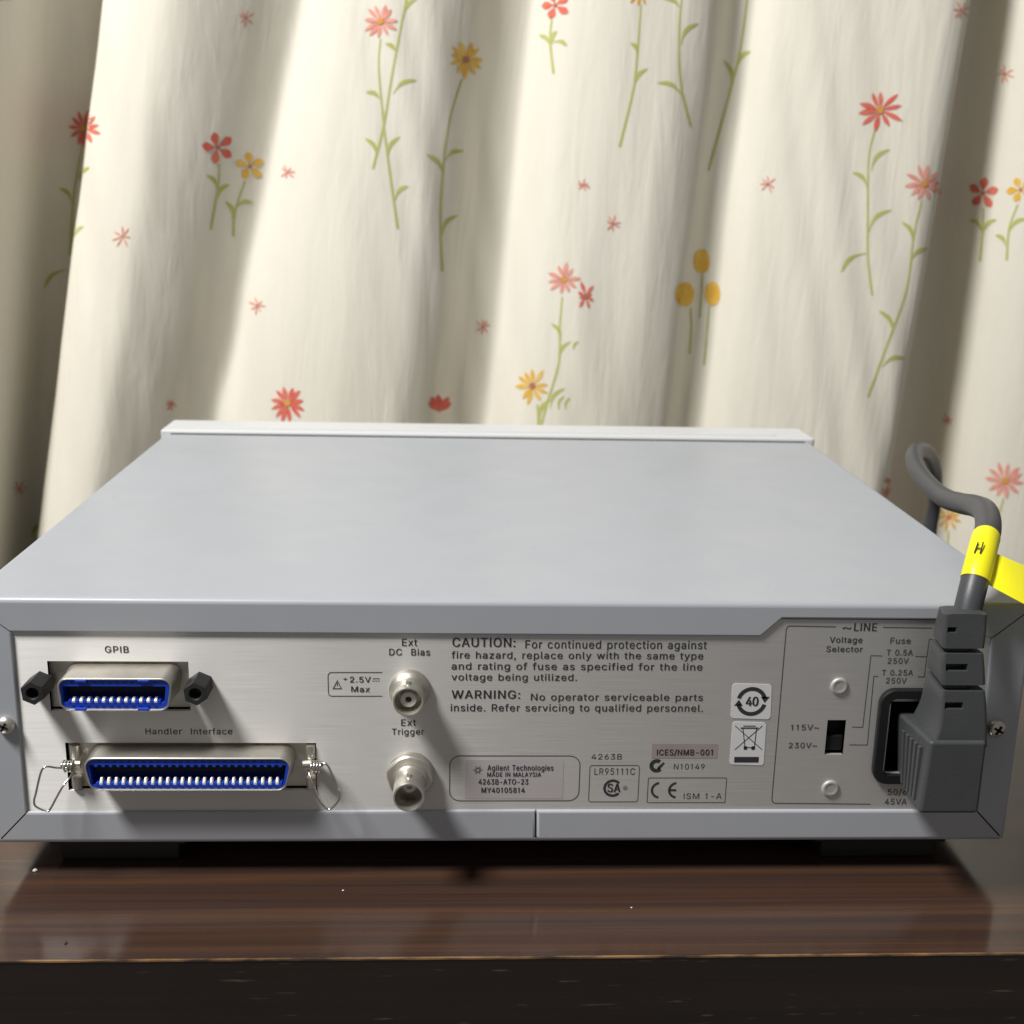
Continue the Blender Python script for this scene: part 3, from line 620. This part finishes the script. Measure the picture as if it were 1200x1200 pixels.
# recycling sticker
ST = PY-.00015; SI = ST-.00007
def sticker(cs, r, name, label):
    Q = [XZ(x, y, ST) for x, y in cs]; s = sc_at(*cs[0], ST); L = roundpoly(Q, r*s, 5); m_ = MB()
    m_.loops([at(L, PY-.00002), at(L, ST)], False, True); return m_.build(name, M['paper'], lcr, 30, label)
st = sticker([(858.5, 801), (904.5, 802.2), (902.8, 843), (856.3, 841.6)], 4, 'recycling_sticker', 'white sticker with two circling arrows around 40')
text('40', 873.5, 888.5, 827.2, 816.5, st, Y=SI, bold=.03, space=.95)
m_ = MB(); arc(m_, 880.8, 822, 15.6, 4.7, 14, 166, Y=SI); arc(m_, 880.8, 822, 15.6, 4.7, 194, 346, Y=SI)
flat(m_, pxs([(891.5, 816.5), (902, 816.5), (896, 823.6)], SI)); flat(m_, pxs([(870.5, 827), (860.3, 827), (866, 820)], SI)); m_.build('emblem', M['ink'], st, None)
st = sticker([(858.8, 845.8), (898, 847), (894.8, 897), (855, 895.8)], 3.5, 'disposal_sticker', 'white sticker with a crossed out wheeled bin')
m_ = MB(); s = sc_at(877, 870, SI); P = lambda L: pxs(L, SI)
ribbon(m_, P([(861.5, 850.5), (893, 878.5)]), .8*s); ribbon(m_, P([(893.5, 850.5), (861, 878.5)]), .8*s)
ribbon(m_, P([(870.5, 853.5), (873, 876), (884, 876), (886.5, 853.5)]), .9*s); ribbon(m_, P([(868, 853.2), (888.5, 853.2)]), 1.6*s); ribbon(m_, P([(871, 850.8), (885.5, 850.8)]), 1.0*s)
disc(m_, 882.5, 876.6, 2.4, SI); flat(m_, P([(871.5, 874.5), (875.5, 874.5), (875.5, 878.5), (871.5, 878.5)])); flat(m_, rect_pts(860.4, 887, 889, 893.4, 0, SI)); m_.build('emblem', M['ink'], st, None)
# LINE box
outline(pxs([(979.5, 734.6), (926, 733.6), (923, 734.5), (921.4, 737.5), (904.6, 936), (905.2, 939.5), (908, 941.3), (1020, 942.4)]), LW); outline(pxs([(1035, 735.2), (1093, 736)]), LW)
for L in ([(1034, 768.6), (1020.6, 768.3), (1011, 852.2), (998.4, 852)], [(1029, 792.7), (1024, 792.5), (1016.4, 873), (995.6, 872.8)], [(1072.5, 769.3), (1086, 769.5)], [(1075.5, 793), (1083, 793), (1089, 749), (1098, 749.2)]): outline(pxs(L), LW*.85)
text('~', 987, 997.5, 739.5, 731, pan); text('LINE', 1000.5, 1027.5, 739.4, 730.4, pan, bold=.016)
text('Voltage', 972, 1010.4, 753.3, 746.4, pan); text('Selector', 968, 1010.6, 764, 757.4, pan); text('Fuse', 1043, 1067, 754.3, 747.3, pan, m='ink_soft')
text('T 0.5A', 1038.6, 1069.5, 768, 761.3, pan, m='ink_soft'); text('250V', 1040, 1064.3, 777.6, 771, pan, m='ink_soft'); text('T 0.25A', 1033, 1069.6, 791.3, 785, pan, m='ink_soft'); text('250V', 1038, 1062, 800.8, 794.3, pan, m='ink_soft')
text('115V~', 926.4, 959.4, 855.6, 849.2, pan, m='ink_soft'); text('230V~', 924, 957, 876.6, 870.3, pan, m='ink_soft'); text('50/60Hz', 1040, 1083, 931.6, 924.8, pan, m='ink_soft'); text('45VA  Max', 1036.5, 1090, 942.8, 936, pan, m='ink_soft')

# voltage selector, rivets, screws
x0, y0, x1, y1 = CUT['sel']; a = VY(x0, y0, PY); b = VY(x1, y1, PY)
m_ = MB(); m_.box(a.x-.002, b.x+.002, PY+.0040, PY+.0045, b.z-.002, a.z+.002); m_.build('voltage_selector', M['inlet'], lcr)
m_ = MB(); m_.box(a.x+.0006, b.x-.0006, PY+.0012, PY+.0042, b.z+.0010, (a.z+b.z)/2); sel = m_.build('slider', M['inlet'], lcr, bevel=.0002)
for px, py, r in ((983.4, 803.8, 10.2), (973, 923.5, 10)):
    c = VY(px, py, PY); s = sc_at(px, py, PY); m_ = MB(); R1 = r*s
    m_.lathe(c, [(R1, 0), (R1, .0004), (R1*.9, .0007), (R1*.70, .0008), (R1*.62, .00068), (R1*.25, .0007), (R1*.02, .0007)]); m_.build('rivet', M['rivet'], lcr, 50)
for px, py, r in ((6, 850, 11), (1168, 854, 11)):
    c = VY(px, py, -.0008); c.y = -.0002; s = sc_at(px, py, 0); R1 = r*s; m_ = MB()
    m_.lathe(c, [(R1, -.0002), (R1, .0006), (R1*.93, .0012), (R1*.72, .0018), (R1*.4, .0021), (R1*.02, .0022)], 24); sc_ = m_.build('screw', M['nickel_bright'], lcr, 50)
    m_ = MB(); w = R1*.13; l = R1*.52; rot = Matrix.Rotation(.5, 4, 'Y')
    for k in range(2):
        q = MB(); q.box(-l if k == 0 else -w, l if k == 0 else w, -.00235, -.0017, -w if k == 0 else -l, w if k == 0 else l); m_.add([rot@v+c for v in q.v], q.f)
    m_.build('cross_slot_shade', M['dark'], sc_)  # raised near-black cross standing in for the shade in the recess

# ------------------------------------------------------------------ ribbon connectors
def connector(name, label, corners, d, slot, ncon, cx0, cx1, cy, clen, cut, twid, rad, kind):
    YF = PY-d; base = thing_part(name, label)
    Q = [XZ(x, y, YF) for x, y in corners]
    m_ = MB(); r = rad; n = 6; t = .0006; e = .0005
    o0 = roundpoly(inset(Q, -.0006), r+.0006, n); o = roundpoly(Q, r, n); oi = roundpoly(inset(Q, e*.35), r-e*.35, n); oi2 = roundpoly(inset(Q, t), max(r-t, .0004), n)
    m_.loops([at(o0, PY+.0030), at(o, PY-d*.25), at(o, YF+e), at(roundpoly(inset(Q, e*.12), r, n), YF+e*.4), at(oi, YF+e*.08), at(roundpoly(inset(Q, t*.8), max(r-t*.8, .0004), n), YF), at(oi2, YF+.0002), at(oi2, YF+.0030)])
    shell = m_.build('shell', M['nickel'], base, 50)
    # mounting plate seen in the panel opening
    x0, y0, x1, y1 = cut; a = VY(x0, y0, PY+.0018); b = VY(x1, y1, PY+.0018); bz = VY(x0, y1-5, PY+.0018).z
    m_ = MB(); m_.box(a.x+(.0004 if kind else -.0010), b.x-(.0003 if kind else -.0010), PY+.0018, PY+.0026, bz, a.z+.001); m_.build('mounting_plate', M['nickel'], base)
    m_ = MB(); m_.box(a.x-.002, b.x+.002, PY+.0042, PY+.0046, b.z-.003, a.z+.003); m_.build('backing', M['dark'], base)
    # blue insulator: face with a slot, walls running in
    S = [XZ(x, y, YF+.0006) for x, y in slot]; YI = YF+.0006
    io = roundpoly(inset(Q, t*.95), max(r-t, .0004), n); so = roundpoly(S, .0004, n); deep = YI+.0058; cS = sum(S)/4
    m_ = MB(); m_.loops([at(io, YI+.002), at(io, YI+.0001), at(so, YI), at(so, YI+.0012)]); ins = m_.build('insulator', M['blue'], base, 35)
    so2 = roundpoly([cS+(p-cS)*(.997, .985) for p in S], .0004, n)
    m_ = MB(); m_.loops([at(so2, YI+.0010), at(so2, deep)], False, True); m_.build('cavity', M['blue_shaded'], base, 35)
    zt = S[0][1]; zb = S[2][1]
    m_ = MB(); m_.box(S[0][0]+.0012, S[1][0]-.0012, YI+.0030, deep-.0002, (zt+zb)/2-.0002, zt-.0001); m_.build('tongue', M['dark'], base)
    xa = VY(cx0, cy, YI+.0015).x; xb = VY(cx1, cy, YI+.0015).x; p = (xb-xa)/(ncon-1)
    q = MB(); w = p*twid/2; z1 = zb+.0009
    q.v = []; prof = [(.0001, .0003), (.0002, .0006), (.0008, .0009+clen*.15), (.0013, .0010+clen*.3), (.0020, .0009+clen*.3), (.0036, .0004)]
    L = [[Vector((sx*w, yy, zz)) for sx in (-1, 1)] for yy, zz in prof]
    q.loops([[Vector((-w, yy, 0)), Vector((w, yy, 0)), Vector((w, yy, zz*.8)), Vector((w*.6, yy, zz)), Vector((-w*.6, yy, zz)), Vector((-w, yy, zz*.8))] for yy, zz in prof], True, True)
    cme = mesh_from('contact', q.v, q.f, M['contact'], 40)
    for k in range(ncon):
        oc = link('contact', cme, base); oc.location = (xa+p*k, YI, zb+.00005)
    # ribs of the comb along both lips
    m_ = MB()
    for k in range(ncon+1):
        x = xa+p*(k-.5)
        m_.box(x-p*.16, x+p*.16, YI-.00012, YI+.0030, zb-.0001, zb+.0007); 
        if kind: m_.box(x-p*.2, x+p*.2, YI-.00012, YI+.0020, zt-.0006, zt+.0002)
    m_.build('comb', M['blue'], base, None)
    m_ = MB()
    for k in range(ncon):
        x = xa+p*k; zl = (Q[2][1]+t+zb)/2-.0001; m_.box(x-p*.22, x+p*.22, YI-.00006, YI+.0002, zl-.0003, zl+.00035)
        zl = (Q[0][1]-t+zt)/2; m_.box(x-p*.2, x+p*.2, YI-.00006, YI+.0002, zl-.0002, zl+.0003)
    m_.build('comb_slot_shade', M['blue_shaded'], base, None)  # darker ticks on the insulator face paint the shade of its slots
    return base
def thing_part(name, label):
    o = bpy.data.objects.new(name, None); C.objects.link(o); o.parent = lcr; o.matrix_parent_inverse = Matrix.Translation(-Vector(lcr.location)); o.empty_display_size = .01
    if label: o['label'] = label
    return o
gp = connector('ribbon_connector', 'small blue 24 way connector', [(64.5, 794.8), (203, 795), (197.5, 834), (71, 833.5)], .0100, [(72.4, 804.2), (194.3, 804.4), (192.5, 823.8), (74, 823.3)], 12, 87.8, 183.7, 821, .0010, CUT['gpib'], .46, .0030, 0)
hc = connector('ribbon_connector', 'wide blue 50 way connector with wire bails', [(94.6, 888), (344, 888.3), (335, 927.8), (105, 927.5)], .0075, [(104, 896.5), (335.5, 896.6), (331.5, 920), (108, 920)], 25, 119.8, 325.5, 917, .0030, CUT['hand'], .46, .0034, 1)
# latch tabs moulded on the lips of the small connector
m_ = MB()
for px in (95, 168.5):
    for py in (797.3, 830.6):
        Y = PY-.0100+.0004; c = VY(px, py, Y); m_.box(c.x-.0016, c.x+.0016, Y-.0007, Y+.001, c.z-.00035, c.z+.00035)
m_.build('latch_tab', M['blue'], gp, bevel=.0001)
# hexagonal jack posts
for px, py in ((37.7, 813), (228.6, 813.6)):
    Yf = PY-.0085; c = VY(px, py, Yf); R1 = 15.2*sc_at(px, py, Yf); m_ = MB()
    hexl = lambda r, Y, n=6, ph=math.pi/6*0: [Vector((c.x+r*math.cos(ph+2*math.pi*j/n), Y, c.z+r*math.sin(ph+2*math.pi*j/n))) for j in range(n)]
    def ring(r, Y): return [Vector((c.x+r*math.cos(.1+2*math.pi*j/24)*(1), Y, c.z+r*math.sin(.1+2*math.pi*j/24))) for j in range(24)]
    def hex24(r, Y):
        o = []
        for j in range(24):
            a = .1+2*math.pi*j/24; k = (a-.1+math.pi/6) % (math.pi/3)-math.pi/6; rr_ = r*math.cos(math.pi/6)/math.cos(k+0) ; o.append(Vector((c.x+rr_*math.cos(a), Y, c.z+rr_*math.sin(a))))
        return o
    m_.loops([hex24(R1, PY+.0005), hex24(R1, Yf+.0004), hex24(R1*.95, Yf), ring(R1*.52, Yf), ring(R1*.46, Yf+.0004), ring(R1*.42, Yf+.004)], True, True)
    m_.build('jack_post', M['black'], gp, 25)
# wire bails and their pivots on the wide connector
def bail(pts, post, pv):
    Y0 = PY-.0035
    P = [VY(x, y, PY-dd) for x, y, dd in pts]; m_ = MB(); m_.tube([Vector(p) for p in spline(P, 5)], .00032, 8); m_.build('wire_bail', M['chrome'], hc, 60)
    m_ = MB(); cx = VY(pv[0], pv[1], PY-.003)
    coil = []
    for k in range(40):
        a = k*2*math.pi/11; coil.append(cx+Vector((-.0016+.0032*k/39, -.0016*math.cos(a), .0016*math.sin(a))))
    m_.tube(coil, .0004, 6); m_.build('spring', M['chrome'], hc, 60)
    m_ = MB(); a = VY(post, 872, PY); b = VY(post, 924, PY)
    for z0, z1 in ((a.z-.0045, a.z-.0003), (b.z+.0002, b.z+.0040)):
        m_.tube([Vector((a.x, PY+.0002, z0)), Vector((a.x, PY+.0002, z1))], .0015, 14)
    m_.tube([Vector((a.x-.0022, PY-.002, (a.z+b.z)/2+.0018)), Vector((a.x+.0022, PY-.002, (a.z+b.z)/2+.0018))], .0012, 12)
    m_.build('pivot_post', M['nickel'], hc, 50)
bail([(72, 900, .003), (64, 899.5, .004), (54, 898.5, .005), (48, 905, .0055), (42, 930, .0065), (40, 938, .007), (42, 945, .007), (55, 950.5, .0075), (59.5, 947, .0072), (66, 935, .0065), (74, 921, .005), (82, 911, .003), (88, 903, .0015)], 87, (80, 898))
bail([(366, 898, .003), (374, 894, .003), (383, 896, .004), (390, 909, .005), (397, 926, .0065), (397.5, 936, .007), (393, 943, .0073), (386, 948.5, .0075), (381, 946, .0072), (374, 937, .0065), (367, 920, .005), (363, 908, .003), (361, 902, .0015)], 364, (371, 899))

# ------------------------------------------------------------------ BNC sockets
def bnc(cpx, cpy, rpx, d, kind, label):
    YF = PY-d; c = VY(cpx, cpy, YF); R1 = rpx*sc_at(cpx, cpy, YF); c0 = Vector((c.x, PY, c.z)); base = thing_part('coaxial_socket', label); m_ = MB()
    if kind == 0:
        m_.lathe(c0, [(R1*1.36, -.001), (R1*1.36, .0010), (R1*1.30, .0018), (R1*1.10, .0024), (R1*1.02, .0030)], 36)
    else:
        m_.lathe(c0, [(R1*1.55, -.001), (R1*1.55, .0006), (R1*1.45, .0009), (R1*1.3, .0009)], 36); m_.build('washer', M['nickel'], base, 40)
        m_ = MB(); Ls = []
        for rr_, dd in ((1.50, .0009), (1.55, .0012), (1.55, .0028), (1.45, .0033)):
            L = []
            for j in range(24):
                a = 2*math.pi*j/24+.26; k = (a-.26+math.pi/6) % (math.pi/3)-math.pi/6; q = min(R1*rr_*1.13*math.cos(math.pi/6)/math.cos(k)*.98, R1*rr_*1.02*(1 if dd < .003 else .98)); L.append(Vector((c0.x+q*math.cos(a), PY-dd, c0.z+q*math.sin(a))))
            Ls.append(L)
        m_.loops(Ls, True, True)
    m_.build('flange' if kind == 0 else 'nut', M['nickel'], base, 35)
    m_ = MB(); pf = [(R1*1.10 if kind else R1*1.0, .002), (R1*1.10 if kind else R1, d*.33)] 
    pf += [(R1*.98, d*.36), (R1*.98, d*.55), (R1, d*.57), (R1, d-.0004), (R1*.96, d), (R1*.87, d), (R1*.84, d-.0004), (R1*.84, d*.28)]
    m_.lathe(c0, pf, 40); m_.build('barrel', M['nickel_bright'], base, 35)
    m_ = MB()
    for a in ((math.pi/2), (-math.pi/2)):
        p = c0+Vector((math.cos(a)*R1*.98, -d*.72, math.sin(a)*R1*.98)); m_.tube([p, p+Vector((math.cos(a), 0, math.sin(a)))*.0010], [.0009, .00075], 12)
    m_.build('bayonet_lug', M['nickel_bright'], base, 40)
    m_ = MB(); dd = d-.0018 if kind == 0 else d*.55; ri = R1*.52 if kind == 0 else R1*.45
    m_.lathe(c0, [(ri, d*.2), (ri, dd-.0003), (ri*.93, dd), (ri*.42, dd), (ri*.36, dd-.001)], 28); m_.build('insulator', M['white'] if kind == 0 else M['nickel'], base, 40)
    m_ = MB(); m_.lathe(c0, [(ri*.37, dd-.0009), (ri*.1, dd-.0008)], 16); m_.build('centre_pin', M['red_pin'] if kind == 0 else M['nickel'], base, 40)
    m_ = MB(); m_.lathe(c0, [(R1*.84, d*.27), (R1*.4, d*.275)], 28); m_.build('well', M['dark'], base, 40)
bnc(478.3, 823, 18.7, .0100, 0, 'upper coaxial socket with white centre'); bnc(478.8, 935, 18.7, .0158, 1, 'lower longer coaxial socket with hexagonal nut')

# ------------------------------------------------------------------ power inlet
m_ = MB(); Q = [XZ(1033, 808, PY-.0015), XZ(1148, 809.5, PY-.0015), XZ(1142, 920, PY-.0015), XZ(1030, 919, PY-.0015)]; Q[3][0] = Q[0][0]; Q[2][0] = Q[1][0]; Q[1][1] = Q[0][1]; Q[2][1] = Q[3][1]
o = roundpoly(Q, .0050, 8); o1 = roundpoly(inset(Q, .0004), .0046, 8); o2 = roundpoly(inset(Q, .0030), .0024, 8)
m_.loops([at(o, PY+.001), at(o, PY-.0015), at(o1, PY-.0019), at(o2, PY-.0019), at(o2, PY+.012)], False, True); m_.build('power_inlet', M['inlet'], lcr, 40)

# feet
def foot(xl, xr, bl, br, y0):
    m_ = MB(); y1 = y0+.034; m_.box(xl, xr, y0-.0006, y1, -.0056, .0002); m_.box(bl, br, y0+.0002, y1-.001, GROUND+.0002, -.0054); m_.build('foot', M['foot'], lcr, 30, None, .0006)
YFT = VZ(138, 1008.5, GROUND).y
for q in ((59, 219, 70.5, 210), (954, 1106, 962, 1097)):
    X = [VY(p, 998, YFT).x for p in q]; foot(*X, YFT); foot(*X, .20)


# ================================================================== power cord
pc = thing('power_cord', 'dark grey mains cord with ribbed right angle plug and yellow tag', 'power cord', (VY(1115, 954, -.012).x, -.012, VY(1115, 954, -.012).z))
YB, YFp = .0036, -.0225
def blk(m_, a, yf, yb=YB, xpad=0):   # a: four photo corners of the front face, TL TR BR BL
    F = [VY(x, y, yf) for x, y in a]; B = [Vector((p.x, yb, p.z)) for p in F]; m_.hexa(B+F)
m_ = MB(); F = [VY(x, y, YFp) for x, y in ((1090.5, 869), (1157.5, 870), (1147, 954.3), (1077, 953.5))]
F[1].z = F[0].z; F[2].z = F[3].z = (F[2].z+F[3].z)/2
zb2 = F[3].z+.001
q0, q3 = VY(1050, 833, YB), VY(1051, 916, YB); Bk = [q0, Vector((F[1].x, YB, q0.z)), Vector((F[2].x, YB, q3.z)), q3]
m_.hexa(Bk+F); plug = m_.build('plug', M['rubber'], pc, 30, None, .0012, 3)
m_ = MB()
for k in range(5):
    t0 = .20+.125*k; pts = []
    for t in (t0, t0+.065):
        up, dn = F[0].lerp(Bk[0], t), F[3].lerp(Bk[3], t); up, dn = up.lerp(dn, .16), dn.lerp(up, .10)
        pts.append([dn+Vector((-.0007, 0, 0)), dn+Vector((.002, 0, 0)), up+Vector((.002, 0, 0)), up+Vector((-.0007, 0, 0))])
    m_.hexa(pts[1]+pts[0])
m_.build('grip_ribs', M['rubber'], plug, 30, None, .0003)
# neck with strain relief slots: shoulder, then collars, thinner towards the cable
m_ = MB()
def lv(y): t = min(1, max(0, (y-720)/150)); return -.0176-.0038*t, -.0102+.0092*t**.8
def nloop(y, l, r, cut=None, groove=None, rad=.0011):
    """one cross section of the neck at photo height y; cut=(a, b, depth): slot in its front; groove=(left, right): cut back sides"""
    yf, yb = lv(y); A, B = VY(l, y, yf), VY(r, y, yf); z = (A.z+B.z)/2; x0, x1 = A.x, B.x
    if groove: x0 += groove[0]; x1 -= groove[1]; yf += .0022; yb -= .0012
    P = []; sx = [x0+rad+(x1-x0-2*rad)*k/23 for k in range(24)]
    ca, cb = (VY(cut[0], y, yf).x, VY(cut[1], y, yf).x) if cut else (0, 0)
    for k in range(5): t = math.pi/2*k/4; P.append(Vector((x0+rad-rad*math.cos(t), yf+rad-rad*math.sin(t), z)))
    for x in sx: P.append(Vector((x, yf+(cut[2] if cut and ca <= x <= cb else 0), z)))
    for k in range(5): t = math.pi/2*k/4; P.append(Vector((x1-rad+rad*math.sin(t), yf+rad-rad*math.cos(t), z)))
    xb0, xb1 = x0+.0012, x1-.0012
    for k in range(4): t = math.pi/2*k/3; P.append(Vector((xb1-rad+rad*math.cos(t), yb-rad+rad*math.sin(t), z)))
    for k in range(4): t = math.pi/2*k/3; P.append(Vector((xb0+rad-rad*math.sin(t), yb-rad+rad*math.cos(t), z)))
    return P
E_ = .15; G1 = (.0016, .0034); G2 = (.0016, .0042); C1, C2, C3 = (1108, 1120, .0034), (1106, 1134, .0034), (1104, 1128, .0034); LV = [nloop(719.6, 1108, 1156.5, rad=.0022), nloop(720.6, 1106.3, 1158)]
for y, l, r, kw in ((735, 1106, 1157.5, {}), (735+E_, 1106, 1157.5, {'cut': C1}), (741.5, 1105.5, 1157, {'cut': C1}), (741.5+E_, 1105.5, 1157, {}), (759, 1105, 1155, {}), (760, 1105.3, 1154.6, {}),
                    (760+E_, 1105, 1155, {'groove': G1}), (766, 1105, 1154, {'groove': G1}), (766+E_, 1104.6, 1153.6, {}), (767, 1104, 1154, {}), (778, 1104, 1155, {}), (778+E_, 1104, 1155, {'cut': C2}), (786.5, 1103.8, 1155.5, {'cut': C2}),
                    (786.5+E_, 1103.8, 1155.5, {}), (802, 1103.5, 1156, {}), (803, 1104, 1155.5, {}), (803+E_, 1104, 1155, {'groove': G2}), (810, 1103.5, 1155, {'groove': G2}), (810+E_, 1103.5, 1155, {}), (811, 1103, 1155.5, {}), (823, 1103, 1157, {}),
                    (823+E_, 1103, 1157, {'cut': C3}), (831, 1102.5, 1157.5, {'cut': C3}), (831+E_, 1102.5, 1157.5, {}), (848, 1101, 1158, {}), (858, 1098.5, 1158, {}), (866, 1095.5, 1158, {}), (876, 1092, 1158, {})):
    LV.append(nloop(y, l, r, **kw))
m_ = MB(); m_.loops(LV, True, True); neck = m_.build('strain_relief', M['rubber'], plug, 38)
# cable
d0 = depth_of(VY(1135, 725, -.011))
path = [(1131, 735, d0), (1134, 715, d0), (1140, 690, d0+.001), (1147, 662, d0+.004), (1153, 638, d0+.010), (1158, 618, d0+.022), (1155, 600, d0+.045), (1143, 593, d0+.075), (1127, 590, d0+.100),
        (1108, 584, d0+.130), (1090, 570, d0+.160), (1076, 552, d0+.190), (1071, 537, d0+.215), (1075, 528, d0+.245), (1086, 530, d0+.285), (1094, 545, d0+.315), (1096, 565, d0+.335), (1095, 590, d0+.350), (1090, 620, d0+.357), (1086, 660, d0+.36), (1085, 700, d0+.355)]
cp3 = [VD(*p) for p in path]; last = cp3[-1]
cp3 += [Vector((last.x+.006, last.y-.002, GROUND+.012)), Vector((last.x+.03, last.y-.012, GROUND+.0042)), Vector((last.x+.09, last.y-.03, GROUND+.0042)), Vector((last.x+.22, last.y-.04, GROUND+.0042))]
CS = [Vector(p) for p in spline(cp3, 8)]; m_ = MB(); RC = .0040; m_.tube(CS, RC, 20); cab = m_.build('cable', M['cable'], pc, 60)
# yellow wrap-around tag
def near(px, py): return min(range(60), key=lambda i: (VD(px, py, depth_of(CS[i]))-CS[i]).length)
i0, i1 = near(1143, 680), near(1155, 630); seg = CS[i0:i1+1]
m_ = MB(); m_.tube(seg, RC+.00025, 24); tag = m_.build('cable_tag', M['yellow'], pc, 60, 'yellow tag wrapped round the cable with its end flag')
a = VD(1162, 646, depth_of(CS[(i0+i1)//2])+.001); b = VD(1156, 684, depth_of(CS[i0])+.001)
dirn = (VD(1206, 664, depth_of(a)+.006)-a); dirn2 = VD(1204, 709, depth_of(b)-.012)-b; v = []; f = []
N = 14
for k in range(N):
    t = k/(N-1)*1.9; bend = -.0022*math.sin(min(t, 1.2)*2.2)
    for yy in (0, .00025): v += [a+dirn*t+Vector((0, bend+yy, 0)), b+dirn2*t+Vector((0, bend+yy, 0))]
for k in range(N-1):
    o_ = 4*k; f += [(o_, o_+1, o_+5, o_+4), (o_+2, o_+6, o_+7, o_+3), (o_, o_+4, o_+6, o_+2), (o_+1, o_+3, o_+7, o_+5)]
f += [(0, 2, 3, 1), (4*N-4, 4*N-3, 4*N-1, 4*N-2)]
link('flag', mesh_from('flag', v, f, M['yellow'], 40), tag)
# H mark on the wrap: strokes laid on its surface
def on_wrap(px, py):
    ax = min(seg, key=lambda s: (VD(px, py, depth_of(s))-s).length); i = seg.index(ax); t = (seg[min(i+1, len(seg)-1)]-seg[max(i-1, 0)]).normalized()
    o_ = Vector(CAM); d = Vector(ray(px, py)).normalized(); A = ax; w0 = (o_-A)-t*(o_-A).dot(t); dd = d-t*d.dot(t); R_ = RC+.00032
    aa = dd.dot(dd); bb = 2*w0.dot(dd); cc = w0.dot(w0)-R_*R_; q = bb*bb-4*aa*cc
    return o_+d*((-bb-math.sqrt(max(q, 0)))/(2*aa))
m_ = MB()
for (x0, y0, x1, y1) in ((1146.3, 635.5, 1141.8, 648), (1152.3, 635.5, 1148.6, 648.5), (1144.4, 642.2, 1150.2, 642.4)):
    n_ = MB(); n_.tube([on_wrap(x0+(x1-x0)*k/5, y0+(y1-y0)*k/5) for k in range(6)], .00021, 6); m_.add(n_.v, n_.f)
m_.build('lettering', M['ink'], tag, None)

# ================================================================== dust on the table
for px, py, r, lab, mm in ((41, 1021, .0008, 'pale crumb on the table left of the black foot', 'white'), (402, 1044, .00034, 'tiny white speck on the brown table under the wide blue connector', 'white'),
                       (740, 1064, .00032, 'tiny pale speck on the brown table near its middle front', 'white'), (77, 1105.5, .0005, 'dark crumb on the table near its front edge at the left', 'black')):
    p = VZ(px, py, GROUND); bm = bmesh.new(); bmesh.ops.create_icosphere(bm, subdivisions=2, radius=r)
    for v in bm.verts: v.co *= random.uniform(.75, 1.15); v.co.z *= .6
    me = bpy.data.meshes.new('crumb'); bm.to_mesh(me); bm.free(); me.materials.append(M[mm]); o = link('crumb', me); o.location = (p.x, p.y, GROUND+r*.5)
    o['label'] = lab; o['category'] = 'crumb'; o['group'] = 'crumbs of dust on the table'
